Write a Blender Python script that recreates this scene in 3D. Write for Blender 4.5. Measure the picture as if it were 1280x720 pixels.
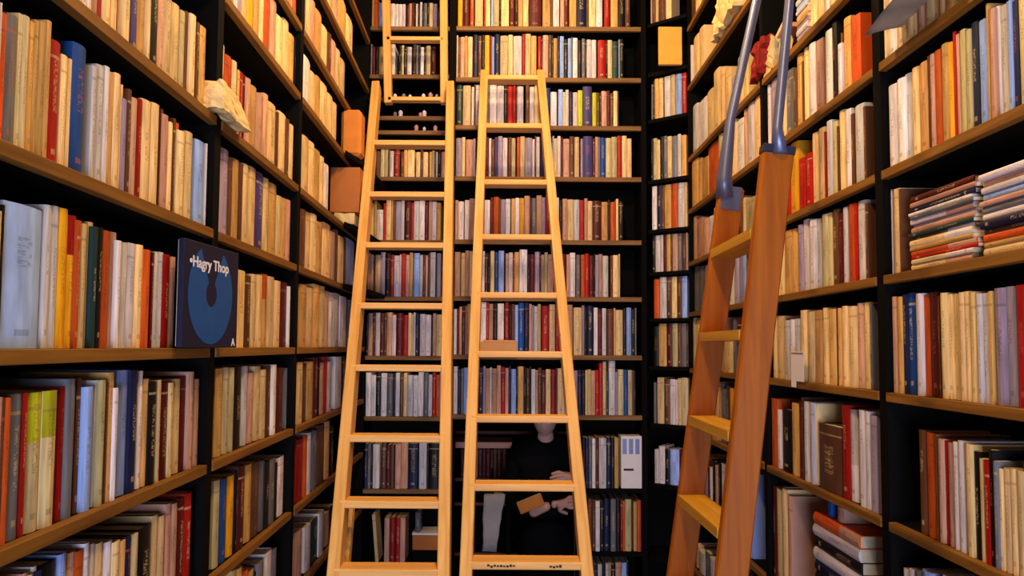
import bpy, bmesh, math, random, re
from mathutils import Vector, Matrix
random.seed(11)
for o in list(bpy.data.objects): bpy.data.objects.remove(o)
S = bpy.context.scene
COL = S.collection
# ---------------------------------------------------------------- camera
EYE = 2.1
F = 850.0; PX = 640.0; PY = 390.0
PITCH = math.radians(2.9); ROLL = math.radians(0.35)
cd = bpy.data.cameras.new('camera'); cam = bpy.data.objects.new('camera', cd); COL.objects.link(cam)
cd.sensor_width = 36; cd.lens = F / 1280 * 36; cd.shift_y = 30 / 1280; cd.clip_start = .05
R = Matrix.Rotation(math.pi / 2 + PITCH, 3, 'X') @ Matrix.Rotation(ROLL, 3, 'Z')
cam.matrix_world = Matrix.Translation((0, 0, EYE)) @ R.to_4x4()
S.camera = cam
CAMP = Vector((0, 0, EYE)); RI = R.inverted()
def ray(px, py): return R @ Vector(((px - PX) / F, -(py - PY) / F, -1))
def proj(p):
    q = RI @ (Vector(p) - CAMP)
    return (PX + F * q.x / -q.z, PY - F * q.y / -q.z)
def at(px, py, Y):
    d = ray(px, py); return CAMP + d * (Y / d.y)
# ---------------------------------------------------------------- light
S.view_settings.view_transform = 'Standard'; S.view_settings.look = 'None'
S.view_settings.exposure = 0.88; S.view_settings.gamma = 1; S.view_settings.use_curve_mapping = False
w = bpy.data.worlds.new('world'); S.world = w; w.use_nodes = True
w.node_tree.nodes['Background'].inputs[0].default_value = (.5, .6, .8, 1)
w.node_tree.nodes['Background'].inputs[1].default_value = .04
def lamp(name, kind, loc, power, col, size=.1, rot=(0, 0, 0), sy=None):
    d = bpy.data.lights.new(name, kind); d.energy = power; d.color = col
    if kind == 'AREA':
        d.size = size
        if sy: d.shape = 'RECTANGLE'; d.size_y = sy
    else: d.shadow_soft_size = size
    o = bpy.data.objects.new(name, d); COL.objects.link(o); o.location = loc; o.rotation_euler = rot
    return o
WARM = (1, .67, .33)
LAMPS = [(.12, .55, 3.75, 34), (.05, 1.75, 3.95, 62), (.0, 2.9, 4.3, 34)]  # assumed pendant lamps, unseen above the view, for the warm light
for x, y, z, p in LAMPS: lamp('assumed_pendant_light', 'POINT', (x, y, z), p, WARM, .07)
lamp('assumed_daylight', 'AREA', (.1, -2.5, 1.4), 112, (.62, .72, 1), 1.9, (math.radians(90), 0, 0), 1.3)  # assumed daylight: area lamp just inside the unseen window behind the camera
lamp('added_back_room_light', 'POINT', (.9, 5.3, 2.9), 5, (1, .75, .5), .1)  # added lamp without a fixture, lights the room beyond the passage
# ---------------------------------------------------------------- materials
def srgb(c): return tuple(((v / 12.92) if v <= .04045 else ((v + .055) / 1.055) ** 2.4) for v in c) + (1,)
class NT:
    def __init__(s, name, rough=.6, spec=.3):
        s.m = bpy.data.materials.new(name); s.m.use_nodes = True; s.t = s.m.node_tree
        s.b = s.t.nodes['Principled BSDF']; s.b.inputs['Roughness'].default_value = rough
        s.b.inputs['Specular IOR Level'].default_value = spec
    def n(s, k, **kw):
        x = s.t.nodes.new(k)
        for a, v in kw.items(): setattr(x, a, v)
        return x
    def l(s, a, b): s.t.links.new(a, b)
    def math(s, op, a, b=None, c=None):
        x = s.n('ShaderNodeMath', operation=op)
        for i, v in enumerate((a, b, c)):
            if v is None: continue
            if isinstance(v, (int, float)): x.inputs[i].default_value = v
            else: s.l(v, x.inputs[i])
        return x.outputs[0]
    def mix(s, f, a, b):
        x = s.n('ShaderNodeMix', data_type='RGBA')
        for i, v in ((0, f), (6, a), (7, b)):
            if isinstance(v, (int, float)): x.inputs[i].default_value = v
            elif isinstance(v, tuple): x.inputs[i].default_value = v
            else: s.l(v, x.inputs[i])
        return x.outputs[2]
def plain(name, c, rough=.6, spec=.3, metal=0, var=.12, scale=30, bump=.0):
    t = NT(name, rough, spec); t.b.inputs['Metallic'].default_value = metal
    tc = t.n('ShaderNodeTexCoord'); no = t.n('ShaderNodeTexNoise'); no.inputs['Scale'].default_value = scale
    t.l(tc.outputs['Object'], no.inputs['Vector'])
    a = srgb(c); b = tuple(v * (1 - var * 2) for v in a[:3]) + (1,)
    t.l(t.mix(no.outputs['Fac'], a, b), t.b.inputs['Base Color'])
    if bump:
        bp = t.n('ShaderNodeBump'); bp.inputs['Strength'].default_value = bump; bp.inputs['Distance'].default_value = .01
        t.l(no.outputs['Fac'], bp.inputs['Height']); t.l(bp.outputs[0], t.b.inputs['Normal'])
    return t.m
def wood(name, c1, c2, axis='X', rough=.5, spec=.3, knots=False):
    t = NT(name, rough, spec); tc = t.n('ShaderNodeTexCoord'); mp = t.n('ShaderNodeMapping')
    sc = {'X': (2.5, 45, 45), 'Y': (45, 2.5, 45), 'Z': (45, 45, 2.5)}[axis]
    mp.inputs['Scale'].default_value = sc; t.l(tc.outputs['Object'], mp.inputs['Vector'])
    no = t.n('ShaderNodeTexNoise'); no.inputs['Scale'].default_value = 1.0; no.inputs['Detail'].default_value = 4
    no.inputs['Distortion'].default_value = .6; t.l(mp.outputs[0], no.inputs['Vector'])
    r = t.n('ShaderNodeValToRGB'); r.color_ramp.elements[0].position = .3; r.color_ramp.elements[1].position = .75
    r.color_ramp.elements[0].color = srgb(c2); r.color_ramp.elements[1].color = srgb(c1)
    t.l(no.outputs['Fac'], r.inputs[0]); out = r.outputs[0]
    if knots:
        vo = t.n('ShaderNodeTexVoronoi'); vo.inputs['Scale'].default_value = 3.2; t.l(tc.outputs['Object'], vo.inputs['Vector'])
        k = t.math('LESS_THAN', vo.outputs['Distance'], .045)
        out = t.mix(k, out, srgb(tuple(v * .35 for v in c2)))
    t.l(out, t.b.inputs['Base Color'])
    return t.m
M = {}
M['shelf'] = wood('shelf_wood', (.56, .38, .14), (.38, .24, .08), 'X', .6, .2)
M['shelfb'] = wood('back_shelf_wood', (.55, .40, .23), (.38, .26, .14), 'X', .6, .2)
M['black'] = plain('black_wood_and_shelf_shade', (.03, .022, .018), .8, .08, var=.2)  # black uprights and panels; on the shelf boards it stands in for shade
M['steel'] = plain('dark_post_steel', (.16, .15, .15), .5, .3, .3)
M['ladder'] = wood('pine_ladder_wood', (.90, .69, .40), (.76, .54, .25), 'Z', .5, .3, True)
M['tread'] = wood('pine_tread_wood', (.93, .72, .42), (.84, .60, .30), 'X', .55, .3)
M['brown'] = wood('varnished_brown_wood', (.66, .35, .035), (.54, .26, .015), 'Z', .5, .2, True)
M['browntread'] = wood('yellow_tread_wood', (.80, .60, .16), (.66, .45, .10), 'Y', .5, .3)  # yellow tone over the whole tread, unlike the brown rails
M['redwood'] = wood('reddish_shelf_wood', (.48, .20, .09), (.36, .12, .05), 'X', .5, .3)
M['metal'] = plain('blue_grey_metal', (.42, .44, .56), .38, .5, .55, var=.15, scale=12)
M['navyband'] = plain('navy_metal_band', (.10, .12, .20), .5, .4)
M['page'] = plain('page_paper', (.86, .80, .68), .85, .1, var=.15, scale=90)
M['card'] = plain('brown_cardboard', (.70, .42, .22), .8, .1, var=.08)
M['tan'] = plain('tan_card', (.82, .60, .40), .8, .1, var=.08)
M['orangecard'] = plain('orange_card', (.85, .52, .22), .75, .15, var=.2, scale=14)
M['yellowcard'] = plain('yellow_cloth_cover', (.90, .66, .28), .75, .15, var=.12, scale=20)
M['cream'] = plain('cream_paper', (.90, .78, .55), .8, .1, var=.15, scale=18, bump=.4)
M['white'] = plain('white_paper', (.86, .83, .84), .8, .1, var=.05)
M['greyp'] = plain('grey_paper', (.52, .47, .48), .7, .2, var=.08)
M['red'] = plain('red_fabric', (.58, .12, .08), .6, .2, var=.25)
M['pink'] = plain('pink_card', (.85, .60, .52), .7, .2, var=.1)
M['navy'] = plain('navy_cover', (.055, .07, .19), .55, .3, var=.15)
M['blue'] = plain('blue_print', (.07, .30, .56), .55, .3, var=.15, scale=20)
M['plaster'] = plain('plaster_wall', (.55, .48, .40), .9, .1)
M['ceil'] = plain('ceiling_paint', (.45, .38, .30), .9, .1)
M['floor'] = wood('floor_boards', (.40, .26, .14), (.28, .17, .09), 'Y', .5, .3)
M['blackcloth'] = plain('black_cloth', (.035, .035, .045), .9, .1, var=.3, scale=60)
M['skin'] = plain('skin', (.80, .60, .53), .55, .3, var=.05)
M['hair'] = plain('dark_hair', (.08, .05, .04), .6, .3, var=.3, scale=80)
M['bag'] = plain('pale_grey_canvas', (.62, .60, .60), .85, .1, var=.12)
M['shade'] = plain('lamp_shade_enamel', (.12, .12, .12), .4, .5)
M['eye'] = plain('eye', (.9, .9, .9), .3, .5)
bm_ = NT('lamp_bulb', .4); bm_.b.inputs['Emission Color'].default_value = (1, .72, .42, 1); bm_.b.inputs['Emission Strength'].default_value = 6; M['bulb'] = bm_.m
# book cover: colour attributes + printed title marks on the spine
t = NT('book_cover', .5, .3)
ca = t.n('ShaderNodeAttribute', attribute_name='Col'); cm = t.n('ShaderNodeAttribute', attribute_name='Mark')
u1 = t.n('ShaderNodeUVMap', uv_map='spine'); u2 = t.n('ShaderNodeUVMap', uv_map='seed')
a = t.n('ShaderNodeSeparateXYZ'); b = t.n('ShaderNodeSeparateXYZ'); t.l(u1.outputs[0], a.inputs[0]); t.l(u2.outputs[0], b.inputs[0])
U, V = a.outputs[0], a.outputs[1]; S1, S2 = b.outputs[0], b.outputs[1]
cmb = t.n('ShaderNodeCombineXYZ'); t.l(t.math('MULTIPLY', U, 5), cmb.inputs[0]); t.l(t.math('MULTIPLY', V, 75), cmb.inputs[1]); t.l(t.math('MULTIPLY', S1, 91), cmb.inputs[2])
no = t.n('ShaderNodeTexNoise'); no.inputs['Scale'].default_value = 1; no.inputs['Detail'].default_value = 1; t.l(cmb.outputs[0], no.inputs['Vector'])
txt = t.math('GREATER_THAN', no.outputs['Fac'], .52)
inu = t.math('LESS_THAN', t.math('ABSOLUTE', t.math('SUBTRACT', U, .5)), .19)
c0 = t.math('ADD', .48, t.math('MULTIPLY', S2, .22)); hw = t.math('ADD', .10, t.math('MULTIPLY', S1, .17))
inv = t.math('LESS_THAN', t.math('ABSOLUTE', t.math('SUBTRACT', V, c0)), hw)
m1 = t.math('MULTIPLY', t.math('MULTIPLY', txt, inu), inv)
inv2 = t.math('LESS_THAN', t.math('ABSOLUTE', t.math('SUBTRACT', V, .11)), .022)
inv3 = t.math('GREATER_THAN', S2, .35)
m2 = t.math('MULTIPLY', t.math('MULTIPLY', inu, inv2), inv3)
bd = t.math('LESS_THAN', t.math('ABSOLUTE', t.math('SUBTRACT', V, t.math('ADD', .78, t.math('MULTIPLY', S1, .12)))), .012)
m3 = t.math('MULTIPLY', t.math('MULTIPLY', bd, t.math('GREATER_THAN', S1, .6)), t.math('GREATER_THAN', U, -.5))
mk = t.math('MULTIPLY', t.math('MAXIMUM', t.math('MAXIMUM', m1, m2), m3), .45)
tc = t.n('ShaderNodeTexCoord'); n2 = t.n('ShaderNodeTexNoise'); n2.inputs['Scale'].default_value = 1; n2.inputs['Detail'].default_value = 3
mpb = t.n('ShaderNodeCombineXYZ'); t.l(t.math('MULTIPLY', U, 3.5), mpb.inputs[0]); t.l(t.math('MULTIPLY', V, 2.0), mpb.inputs[1]); t.l(t.math('MULTIPLY', S2, 57), mpb.inputs[2]); t.l(mpb.outputs[0], n2.inputs['Vector'])
wear = t.n('ShaderNodeMapRange'); wear.inputs[1].default_value = .3; wear.inputs[2].default_value = .75; wear.inputs[3].default_value = .62; wear.inputs[4].default_value = 1.12
t.l(n2.outputs['Fac'], wear.inputs[0])
mx = t.mix(mk, ca.outputs['Color'], cm.outputs['Color'])
vm = t.n('ShaderNodeVectorMath', operation='SCALE'); t.l(mx, vm.inputs[0]); t.l(wear.outputs[0], vm.inputs['Scale'])
t.l(vm.outputs[0], t.b.inputs['Base Color'])
M['book'] = t.m
# ---------------------------------------------------------------- mesh helpers
def link(name, me, mat, parent=None, loc=None, rot=None):
    o = bpy.data.objects.new(name, me); COL.objects.link(o)
    if mat is not None and not me.materials: me.materials.append(mat)
    if parent: o.parent = parent
    if loc is not None: o.location = loc
    if rot is not None: o.rotation_euler = rot
    return o
def frombm(bm, name, mat, parent=None, loc=None, rot=None, smooth=False):
    me = bpy.data.meshes.new(name); bmesh.ops.recalc_face_normals(bm, faces=bm.faces); bm.to_mesh(me); bm.free()
    if smooth:
        for p in me.polygons: p.use_smooth = True
    return link(name, me, mat, parent, loc, rot)
def bbox(bm, x0, x1, y0, y1, z0, z1, bev=0, mtx=None):
    r = bmesh.ops.create_cube(bm, size=1, matrix=Matrix.Translation(((x0 + x1) / 2, (y0 + y1) / 2, (z0 + z1) / 2)) @ Matrix.Diagonal((abs(x1 - x0), abs(y1 - y0), abs(z1 - z0), 1)))
    vs = r['verts']
    if bev:
        es = list({e for v in vs for e in v.link_edges})
        rr = bmesh.ops.bevel(bm, geom=es, offset=bev, segments=1, affect='EDGES')
        vs = list({v for f in rr['faces'] for v in f.verts} | set(v for v in vs if v.is_valid))
    if mtx is not None: bmesh.ops.transform(bm, matrix=mtx, verts=vs)
    return vs
def prism(bm, pts, z0, z1):
    lo = [bm.verts.new((p[0], p[1], z0)) for p in pts]; hi = [bm.verts.new((p[0], p[1], z1)) for p in pts]
    bm.faces.new(lo[::-1]); bm.faces.new(hi); n = len(pts)
    for i in range(n): bm.faces.new((lo[i], lo[(i + 1) % n], hi[(i + 1) % n], hi[i]))
def box(name, dims, mat, parent=None, bev=0, **k):
    bm = bmesh.new(); bbox(bm, *dims, bev=bev); return frombm(bm, name, mat, parent, **k)
def tube(bm, pts, r, seg=10, flat=1.0):
    rings = []
    pts = [Vector(p) for p in pts]
    for i, p in enumerate(pts):
        d = (pts[min(i + 1, len(pts) - 1)] - pts[max(i - 1, 0)]).normalized()
        up = Vector((0, 1, 0)) if abs(d.y) < .9 else Vector((1, 0, 0))
        a = d.cross(up).normalized(); b = d.cross(a)
        rr = r[i] if isinstance(r, (list, tuple)) else r
        rings.append([bm.verts.new(p + a * rr * math.cos(2 * math.pi * k / seg) + b * rr * flat * math.sin(2 * math.pi * k / seg)) for k in range(seg)])
    for i in range(len(rings) - 1):
        for k in range(seg): bm.faces.new((rings[i][k], rings[i][(k + 1) % seg], rings[i + 1][(k + 1) % seg], rings[i + 1][k]))
    bm.faces.new(rings[0]); bm.faces.new(rings[-1][::-1])
def beam(bm, p0, p1, wx, wd, nrm, bev=.003):
    """rectangular bar p0->p1, wx wide across, wd thick along nrm"""
    p0, p1, nrm = Vector(p0), Vector(p1), Vector(nrm); d = (p1 - p0); L = d.length; d.normalize()
    y = (nrm - d * nrm.dot(d)).normalized(); x = y.cross(d)
    m = Matrix((x, y, d)).transposed().to_4x4(); m.translation = p0
    bbox(bm, -wx / 2, wx / 2, -wd / 2, wd / 2, 0, L, bev, m)
def empty(name, loc=(0, 0, 0), rz=0):
    o = bpy.data.objects.new(name, None); COL.objects.link(o); o.location = loc; o.rotation_euler = (0, 0, rz); o.empty_display_size = .1
    return o
def tag(o, label, cat, group=None, kind=None):
    o['label'] = label; o['category'] = cat
    if group: o['group'] = group
    if kind: o['kind'] = kind
    return o
def struct(o): o['kind'] = 'structure'; return o
# ---------------------------------------------------------------- room
CZ = 4.75
struct(box('floor', (-1.6, 2.2, -2.6, 6.4, -.05, 0), M['floor']))
struct(box('ceiling', (-1.6, 2.2, -2.6, 6.4, CZ, CZ + .05), M['ceil']))
struct(box('wall_left', (-1.7, -1.6, -2.6, 6.4, 0, CZ), M['plaster']))
struct(box('wall_right', (2.2, 2.3, -2.6, 6.4, 0, CZ), M['plaster']))
struct(box('wall_front', (-1.6, 2.2, -2.7, -2.6, 0, CZ), M['plaster']))
struct(box('wall_far', (-1.6, 2.2, 6.4, 6.5, 0, CZ), M['plaster']))
wf = box('assumed_window_1', (-1.0, 1.2, -2.6, -2.58, .65, 2.15), M['glass'] if 'glass' in M else M['white'])  # assumed window, unseen behind the camera, added as source for the cool area lamp
struct(wf)
bm = bmesh.new()
for x in (-1.03, .08, 1.2): bbox(bm, x, x + .04, -2.6, -2.55, .6, 2.2)
for z in (.6, 2.16): bbox(bm, -1.03, 1.24, -2.6, -2.55, z, z + .04)
frombm(bm, 'assumed_window_frame', M['black'], wf)  # frame added around the assumed window
# ---------------------------------------------------------------- shelf planes
class Wall:
    def __init__(s, p, d, n): s.p = Vector((*p, 0)); s.d = Vector((*d, 0)).normalized(); s.n = Vector((*n, 0)).normalized()
    def hit(s, px, py, rec=0):
        r = ray(px, py); q = s.p - s.n * rec
        return CAMP + r * ((q - CAMP).dot(s.n) / r.dot(s.n))
    def s_of(s, P): return (P - s.p).dot(s.d)
    def P(s, t, z=0, rec=0): v = s.p + s.d * t - s.n * rec; return Vector((v.x, v.y, z))
    def px2s(s, px, z, rec=0):
        py = 433
        for _ in range(3):
            h = s.hit(px, py, rec); t = s.s_of(h); py = proj(s.P(t, z, rec))[1]
        return t
    def z_of(s, pts): return sum(s.hit(*p).z for p in pts) / len(pts)
ang = .033
WL = Wall((-.706, 0), (-ang, 1), (1, ang))          # left run of bookcases
WR = Wall((.99, 0), (0, 1), (-1, 0))                # right run
BY = 3.95
WB = Wall((0, BY), (1, 0), (0, -1))                 # back run
WC = Wall((.795, 3.95), (.193, -.135), (-.135, -.193))   # right corner, set diagonally
ZL = [WL.z_of(p) for p in ([(407, 0), (440, 63)], [(362, 0), (425, 115)], [(295, 0), (370, 110), (428, 190)],
      [(140, 28), (265, 140), (413, 267)], [(0, 182), (133, 227), (220, 268), (372, 327)], [(0, 440), (230, 438), (370, 431)],
      [(0, 700), (250, 588), (367, 533), (430, 506)], [(265, 715), (367, 638), (422, 596)])]
ZR = [WR.z_of(p) for p in ([(831, 69), (890, 0)], [(861, 100), (937, 3)], [(910, 144), (983, 67)],
      [(866, 249), (898, 234), (987, 175), (1068, 110), (1089, 85), (1188, 6)], [(892, 316), (985, 270), (1100, 212), (1280, 123)],
      [(868, 389), (975, 366), (1098, 347), (1112, 343), (1280, 315)], [(872, 464), (1000, 478), (1108, 488), (1116, 491), (1280, 509)],
      [(862, 538), (951, 571), (1116, 664), (1250, 715)], [(857, 622), (930, 707)])]
ZBy = [33, 97, 157, 221, 300, 371, 444, 519, 611, 690]
ZB = [WB.z_of([(700, y)]) for y in ZBy]
ZAy = [33, 93, 122, 145, 163, 221, 300, 371, 445, 521, 612]
ZA = [WB.z_of([(515, y)]) for y in ZAy]
LOWL = [ZL[-1] - .31 * i for i in range(1, 5) if ZL[-1] - .31 * i > .05]
LOWR = [ZR[-1] - .31 * i for i in range(1, 5) if ZR[-1] - .31 * i > .05]
UPL = [ZL[0] + .29, ZL[0] + .58]; UPR = [ZR[0] + .34, ZR[0] + .66]
UPB = [ZB[0] + .31, ZB[0] + .6]
TH = .024; DEP = .24; CASEH = 4.5
def bookcase(wall, s0, s1, levels, label, mat, side=.019, low=0.0, name='bookcase', th=TH, dep=DEP, back=True):
    """case between s0 and s1 on a wall run; local X along the run, local -Y to the aisle"""
    if s0 > s1: s0, s1 = s1, s0
    t = wall.d; n = wall.n
    if t.cross(Vector((0, 0, 1))).dot(n) < 0: o = wall.P(s1); t = -t
    else: o = wall.P(s0)
    W = abs(s1 - s0); e = empty(name, o, math.atan2(t.y, t.x))
    tag(e, label, 'bookcase', 'bookcases along the walls')
    for x0 in (0, W - side): box('side_panel', (x0, x0 + side, .004, dep, low, CASEH), M['black'], e)
    if back: box('back_panel', (side, W - side, dep - .012, dep, low, CASEH), M['black'], e)
    for z in levels:
        sh = box('shelf', (side, W - side, .022, dep - .012, z - th, z), M['black'], e)  # shade under shelves painted in: board black behind a wood-coloured front strip
        box('front_strip', (side, W - side, 0, .0215, z - th, z), mat, sh, bev=.0015)
    box('top_panel', (side, W - side, .004, dep - .012, CASEH - .03, CASEH), M['black'], e)
    return e
SL = [.92, WL.px2s(267, EYE), WL.px2s(371, EYE), 3.88]
print('SL', SL, 'ZL', [round(z - EYE, 3) for z in ZL]); 
SR = [.93, WR.px2s(1101, EYE), 2.68, 3.81]
print('SR', SR, 'ZR', [round(z - EYE, 3) for z in ZR]); print('ZB', [round(z - EYE, 3) for z in ZB])
lv = UPL + ZL + LOWL
bookcase(WL, SL[0], SL[1], lv, 'black and brown bookcase on the left, nearest the camera', M['shelf'])
bookcase(WL, SL[1], SL[2], lv, 'middle bookcase of the left row, just past the navy display book', M['shelf'])
bookcase(WL, SL[2], SL[3], lv, 'far left bookcase ending in the corner beside the pine ladder', M['shelf'])
lv = UPR + ZR + LOWR
bookcase(WR, SR[0], SR[1], lv, 'nearest right bookcase holding the pile of flat magazines', M['shelf'])
bookcase(WR, SR[1], SR[2], lv, 'middle bookcase of the right row behind the brown ladder', M['shelf'])
bookcase(WR, SR[2], SR[3], lv, 'far bookcase of the right row beyond the brown ladder', M['shelf'], .012)
XA0 = WB.px2s(452, EYE); XA1 = WB.px2s(562, EYE); XB1 = WB.px2s(809, EYE)
bookcase(WB, XA0, XA1, UPB + ZA + [ZA[-1] - .42, ZA[-1] - .8], 'back wall bookcase behind the left pine ladder', M['shelfb'], .02)
# right part of the back wall: full case above, narrow leg to the right of the opening
XO = WB.px2s(724, ZB[8])
e = empty('bookcase', (XA1, BY, 0)); tag(e, 'wide back wall bookcase with an open passage through its lower part', 'bookcase', 'bookcases along the walls')
W = XB1 - XA1; XO -= XA1
box('side_panel', (0, .02, .004, DEP, 0, CASEH), M['black'], e)
box('side_panel', (W - .03, W, .004, DEP, 0, CASEH), M['black'], e)
box('side_panel', (XO, XO + .02, .004, DEP, 0, ZB[7] - TH), M['black'], e)
box('back_panel', (.02, W - .03, DEP - .012, DEP, ZB[7], CASEH), M['black'], e)
box('back_panel', (XO + .02, W - .03, DEP - .012, DEP, 0, ZB[7] - TH), M['black'], e)
for z in UPB + ZB[:8]:
    sh = box('shelf', (.02, W - .03, .022, DEP - .012, z - .027, z), M['black'], e)  # same shade put into the board colour; only the front strip stays brown
    box('front_strip', (.02, W - .03, 0, .0215, z - .027, z), M['shelfb'], sh, bev=.0015)
for z in ZB[8:] + [ZB[9] - .36, ZB[9] - .72]: box('shelf', (XO + .02, W - .03, 0, DEP - .012, z - .024, z), M['black'], e, bev=.0015)
box('top_panel', (.02, W - .03, .004, DEP - .012, CASEH - .03, CASEH), M['black'], e)
# diagonal corner case
e = empty('corner_bookcase', (.99, 3.83, 0)); tag(e, 'diagonal corner bookcase where the right row meets the back wall', 'bookcase')
def loc2(pts, o=(.99, 3.83)): return [(x - o[0], y - o[1]) for x, y in pts]
ZC = UPR + [WC.hit(812, y).z for y in (30, 92, 150)] + [WC.hit(818, 225).z] + [WC.hit(820, y).z for y in (287, 340, 398, 458, 530, 605)] + LOWR[:2]
for z in ZC:
    bm = bmesh.new(); prism(bm, loc2([(.988, 3.812), (.797, 3.948), (.797, 4.17), (1.22, 4.17), (1.22, 3.812)]), z - .02, z); frombm(bm, 'shelf', M['black'], e)
bm = bmesh.new(); prism(bm, loc2([(1.22, 3.812), (1.235, 3.812), (1.235, 4.18), (1.22, 4.18)]), 0, CASEH); frombm(bm, 'side_panel', M['black'], e)
bm = bmesh.new(); prism(bm, loc2([(.797, 4.171), (1.235, 4.171), (1.235, 4.185), (.797, 4.185)]), 0, CASEH); frombm(bm, 'back_panel', M['black'], e)
# small corner shelves where the left row meets the back wall
e = empty('corner_shelf_unit', (-.83, 3.93, 0)); tag(e, 'narrow dark corner shelves joining the left row and the back wall', 'shelf')
o_ = (-.83, 3.93)
for z in ZL[2:5]:
    bm = bmesh.new(); prism(bm, loc2([(-.80, 3.20), (-.755, 3.40), (-.74, 3.85), (-.74, 3.94), (-.83, 3.94), (-.818, 3.28)], o_), z - TH, z - .001); frombm(bm, 'shelf', M['black'], e)
# back wall structure behind the cases, pierced by the passage
bx0 = XA1 + .0; bx1 = XA1 + XO
bm = bmesh.new(); yb0 = BY + DEP + .01; yb1 = yb0 + .1
bbox(bm, -1.6, bx0, yb0, yb1, 0, CZ); bbox(bm, bx1, 2.2, yb0, yb1, 0, CZ); bbox(bm, bx0, bx1, yb0, yb1, ZB[7] - .03, CZ)
struct(frombm(bm, 'wall_back', M['plaster']))
# ---------------------------------------------------------------- books
PAL = dict(c=(.92, .78, .55), w=(.88, .84, .85), p=(.80, .60, .50), t=(.84, .64, .36), y=(.93, .66, .10), o=(.80, .32, .08), r=(.66, .06, .045),
           m=(.34, .055, .06), b=(.06, .28, .58), l=(.60, .71, .97), n=(.07, .10, .24), k=(.05, .042, .045), g=(.42, .42, .45), G=(.10, .23, .21),
           e=(.74, .74, .12), v=(.64, .57, .68), s=(.38, .23, .14), h=(.80, .73, .54), V=(.27, .22, .46))
NAM = dict(c='cream', w='off-white', p='pink', t='tan', y='yellow', o='orange', r='red', m='maroon', b='blue', l='pale blue', n='navy', k='black',
           g='grey', G='green', e='lime', v='lavender', s='brown', h='olive-cream', V='purple')
BOOKS = []
FILL = 'ccwwpptthsmknrgvcl'
def add_books(wall, case, row, z, spec, o=0, sc=1.0, tops=None, gap=.26, maxh=None, dmin=.12, lean=0, rec=.014, smin=None, smax=None):
    cur = 0.0; toks = re.findall(r'\|(-?\d+)|([a-zA-Z.~])(\d+(?:\.\d+)?)(?:@(\d+))?(?:/([a-zA-Z])(\d+))?', spec)
    out = []
    for ab, ch, wd, top, c2, f2 in toks:
        if ab: cur = float(ab); continue
        wd = float(wd)
        if ch == '.': cur += wd; continue
        if ch == '~':
            rem = wd
            while rem > 2 / sc * .9:
                q = min(rem, random.uniform(4, 9) / sc)
                out.append((cur, cur + q, random.choice(FILL), None, None, 0)); cur += q; rem -= q
            continue
        out.append((cur, cur + wd, ch, float(top) if top else None, c2 or None, (int(f2) / 100 if f2 else 0))); cur += wd
    sp = []
    for q in out:
        a, b, ch, top, c2, f2 = q; wpx = (b - a) * sc
        if ch in 'cwthp' and not c2 and wpx > 12:
            n = max(2, round(wpx / 7.5)); ed = [0] + sorted((i + random.uniform(-.22, .22)) / n for i in range(1, n)) + [1]
            for i in range(n):
                cc = ch if random.random() < .72 else random.choice({'c': 'tcwp', 'w': 'wcph', 't': 'tco', 'h': 'hch', 'p': 'pcw'}[ch])
                sp.append((a + (b - a) * ed[i], a + (b - a) * ed[i + 1], cc, top + random.uniform(-1.5, 2) if top is not None else None, None, 0))
        else: sp.append(q)
    out = sp
    for a, b, ch, top, c2, f2 in out:
        xa, xb = o + a * sc, o + b * sc; r = rec + random.uniform(0, .012)
        sa, sb = sorted((wall.px2s(xa, z + .1, r), wall.px2s(xb, z + .1, r)))
        if smin is not None:
            sa = max(sa, smin); sb = min(sb, smax)
        if sb - sa < .004: continue
        xm = (xa + xb) / 2; smid = (sa + sb) / 2
        if top is None and tops:
            for i in range(len(tops) - 1):
                if xm <= tops[i + 1][0] or i == len(tops) - 2:
                    (x0, y0), (x1, y1) = tops[i], tops[i + 1]; top = y0 + (y1 - y0) * (xm - x0) / (x1 - x0); break
            hh = wall.hit(xm, top, r).z - z + random.uniform(-.012, .008)
        elif top is not None: hh = wall.hit(xm, top, r).z - z
        else: hh = gap * random.uniform(.72, .9)
        if maxh: hh = min(hh, maxh)
        hh = max(.08, min(hh, gap))
        BOOKS.append(dict(wall=wall, case=case, row=row, z=z, s0=sa, s1=sb, rec=r, h=hh, ch=ch, c2=c2, f2=f2, xm=xm, lean=lean,
                          dep=min(.2, max(dmin, hh * random.uniform(.62, .72))), area=0))
def clr(Z, i, up): return ((up if i == 0 else Z[i - 1]) - Z[i]) - TH - .006
NL = 'near left bookcase'; ML = 'middle left bookcase'; FL = 'far left bookcase'
NR = 'near right bookcase'; MR = 'middle right bookcase'; FR = 'far right bookcase'
BA = 'left back bookcase'; BB = 'right back bookcase'; CC = 'right corner bookcase'
def L(case, row, i, spec, **k):
    Z = ZL + LOWL
    b = {NL: (SL[0] + .021, SL[1] - .021), ML: (SL[1] + .021, SL[2] - .021), FL: (SL[2] + .021, SL[3] - .04)}[case]
    add_books(WL, case, row, Z[i], spec, gap=clr(Z, i, UPL[0]), smin=b[0], smax=b[1], **k)
def Rr(case, row, i, spec, **k):
    Z = ZR + LOWR
    b = {NR: (SR[0] + .021, SR[1] - .021), MR: (SR[1] + .021, SR[2] - .021), FR: (SR[2] + .014, SR[3] - .014)}[case]
    add_books(WR, case, row, Z[i], spec, gap=clr(Z, i, UPR[0]), smin=b[0], smax=b[1], **k)
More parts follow.
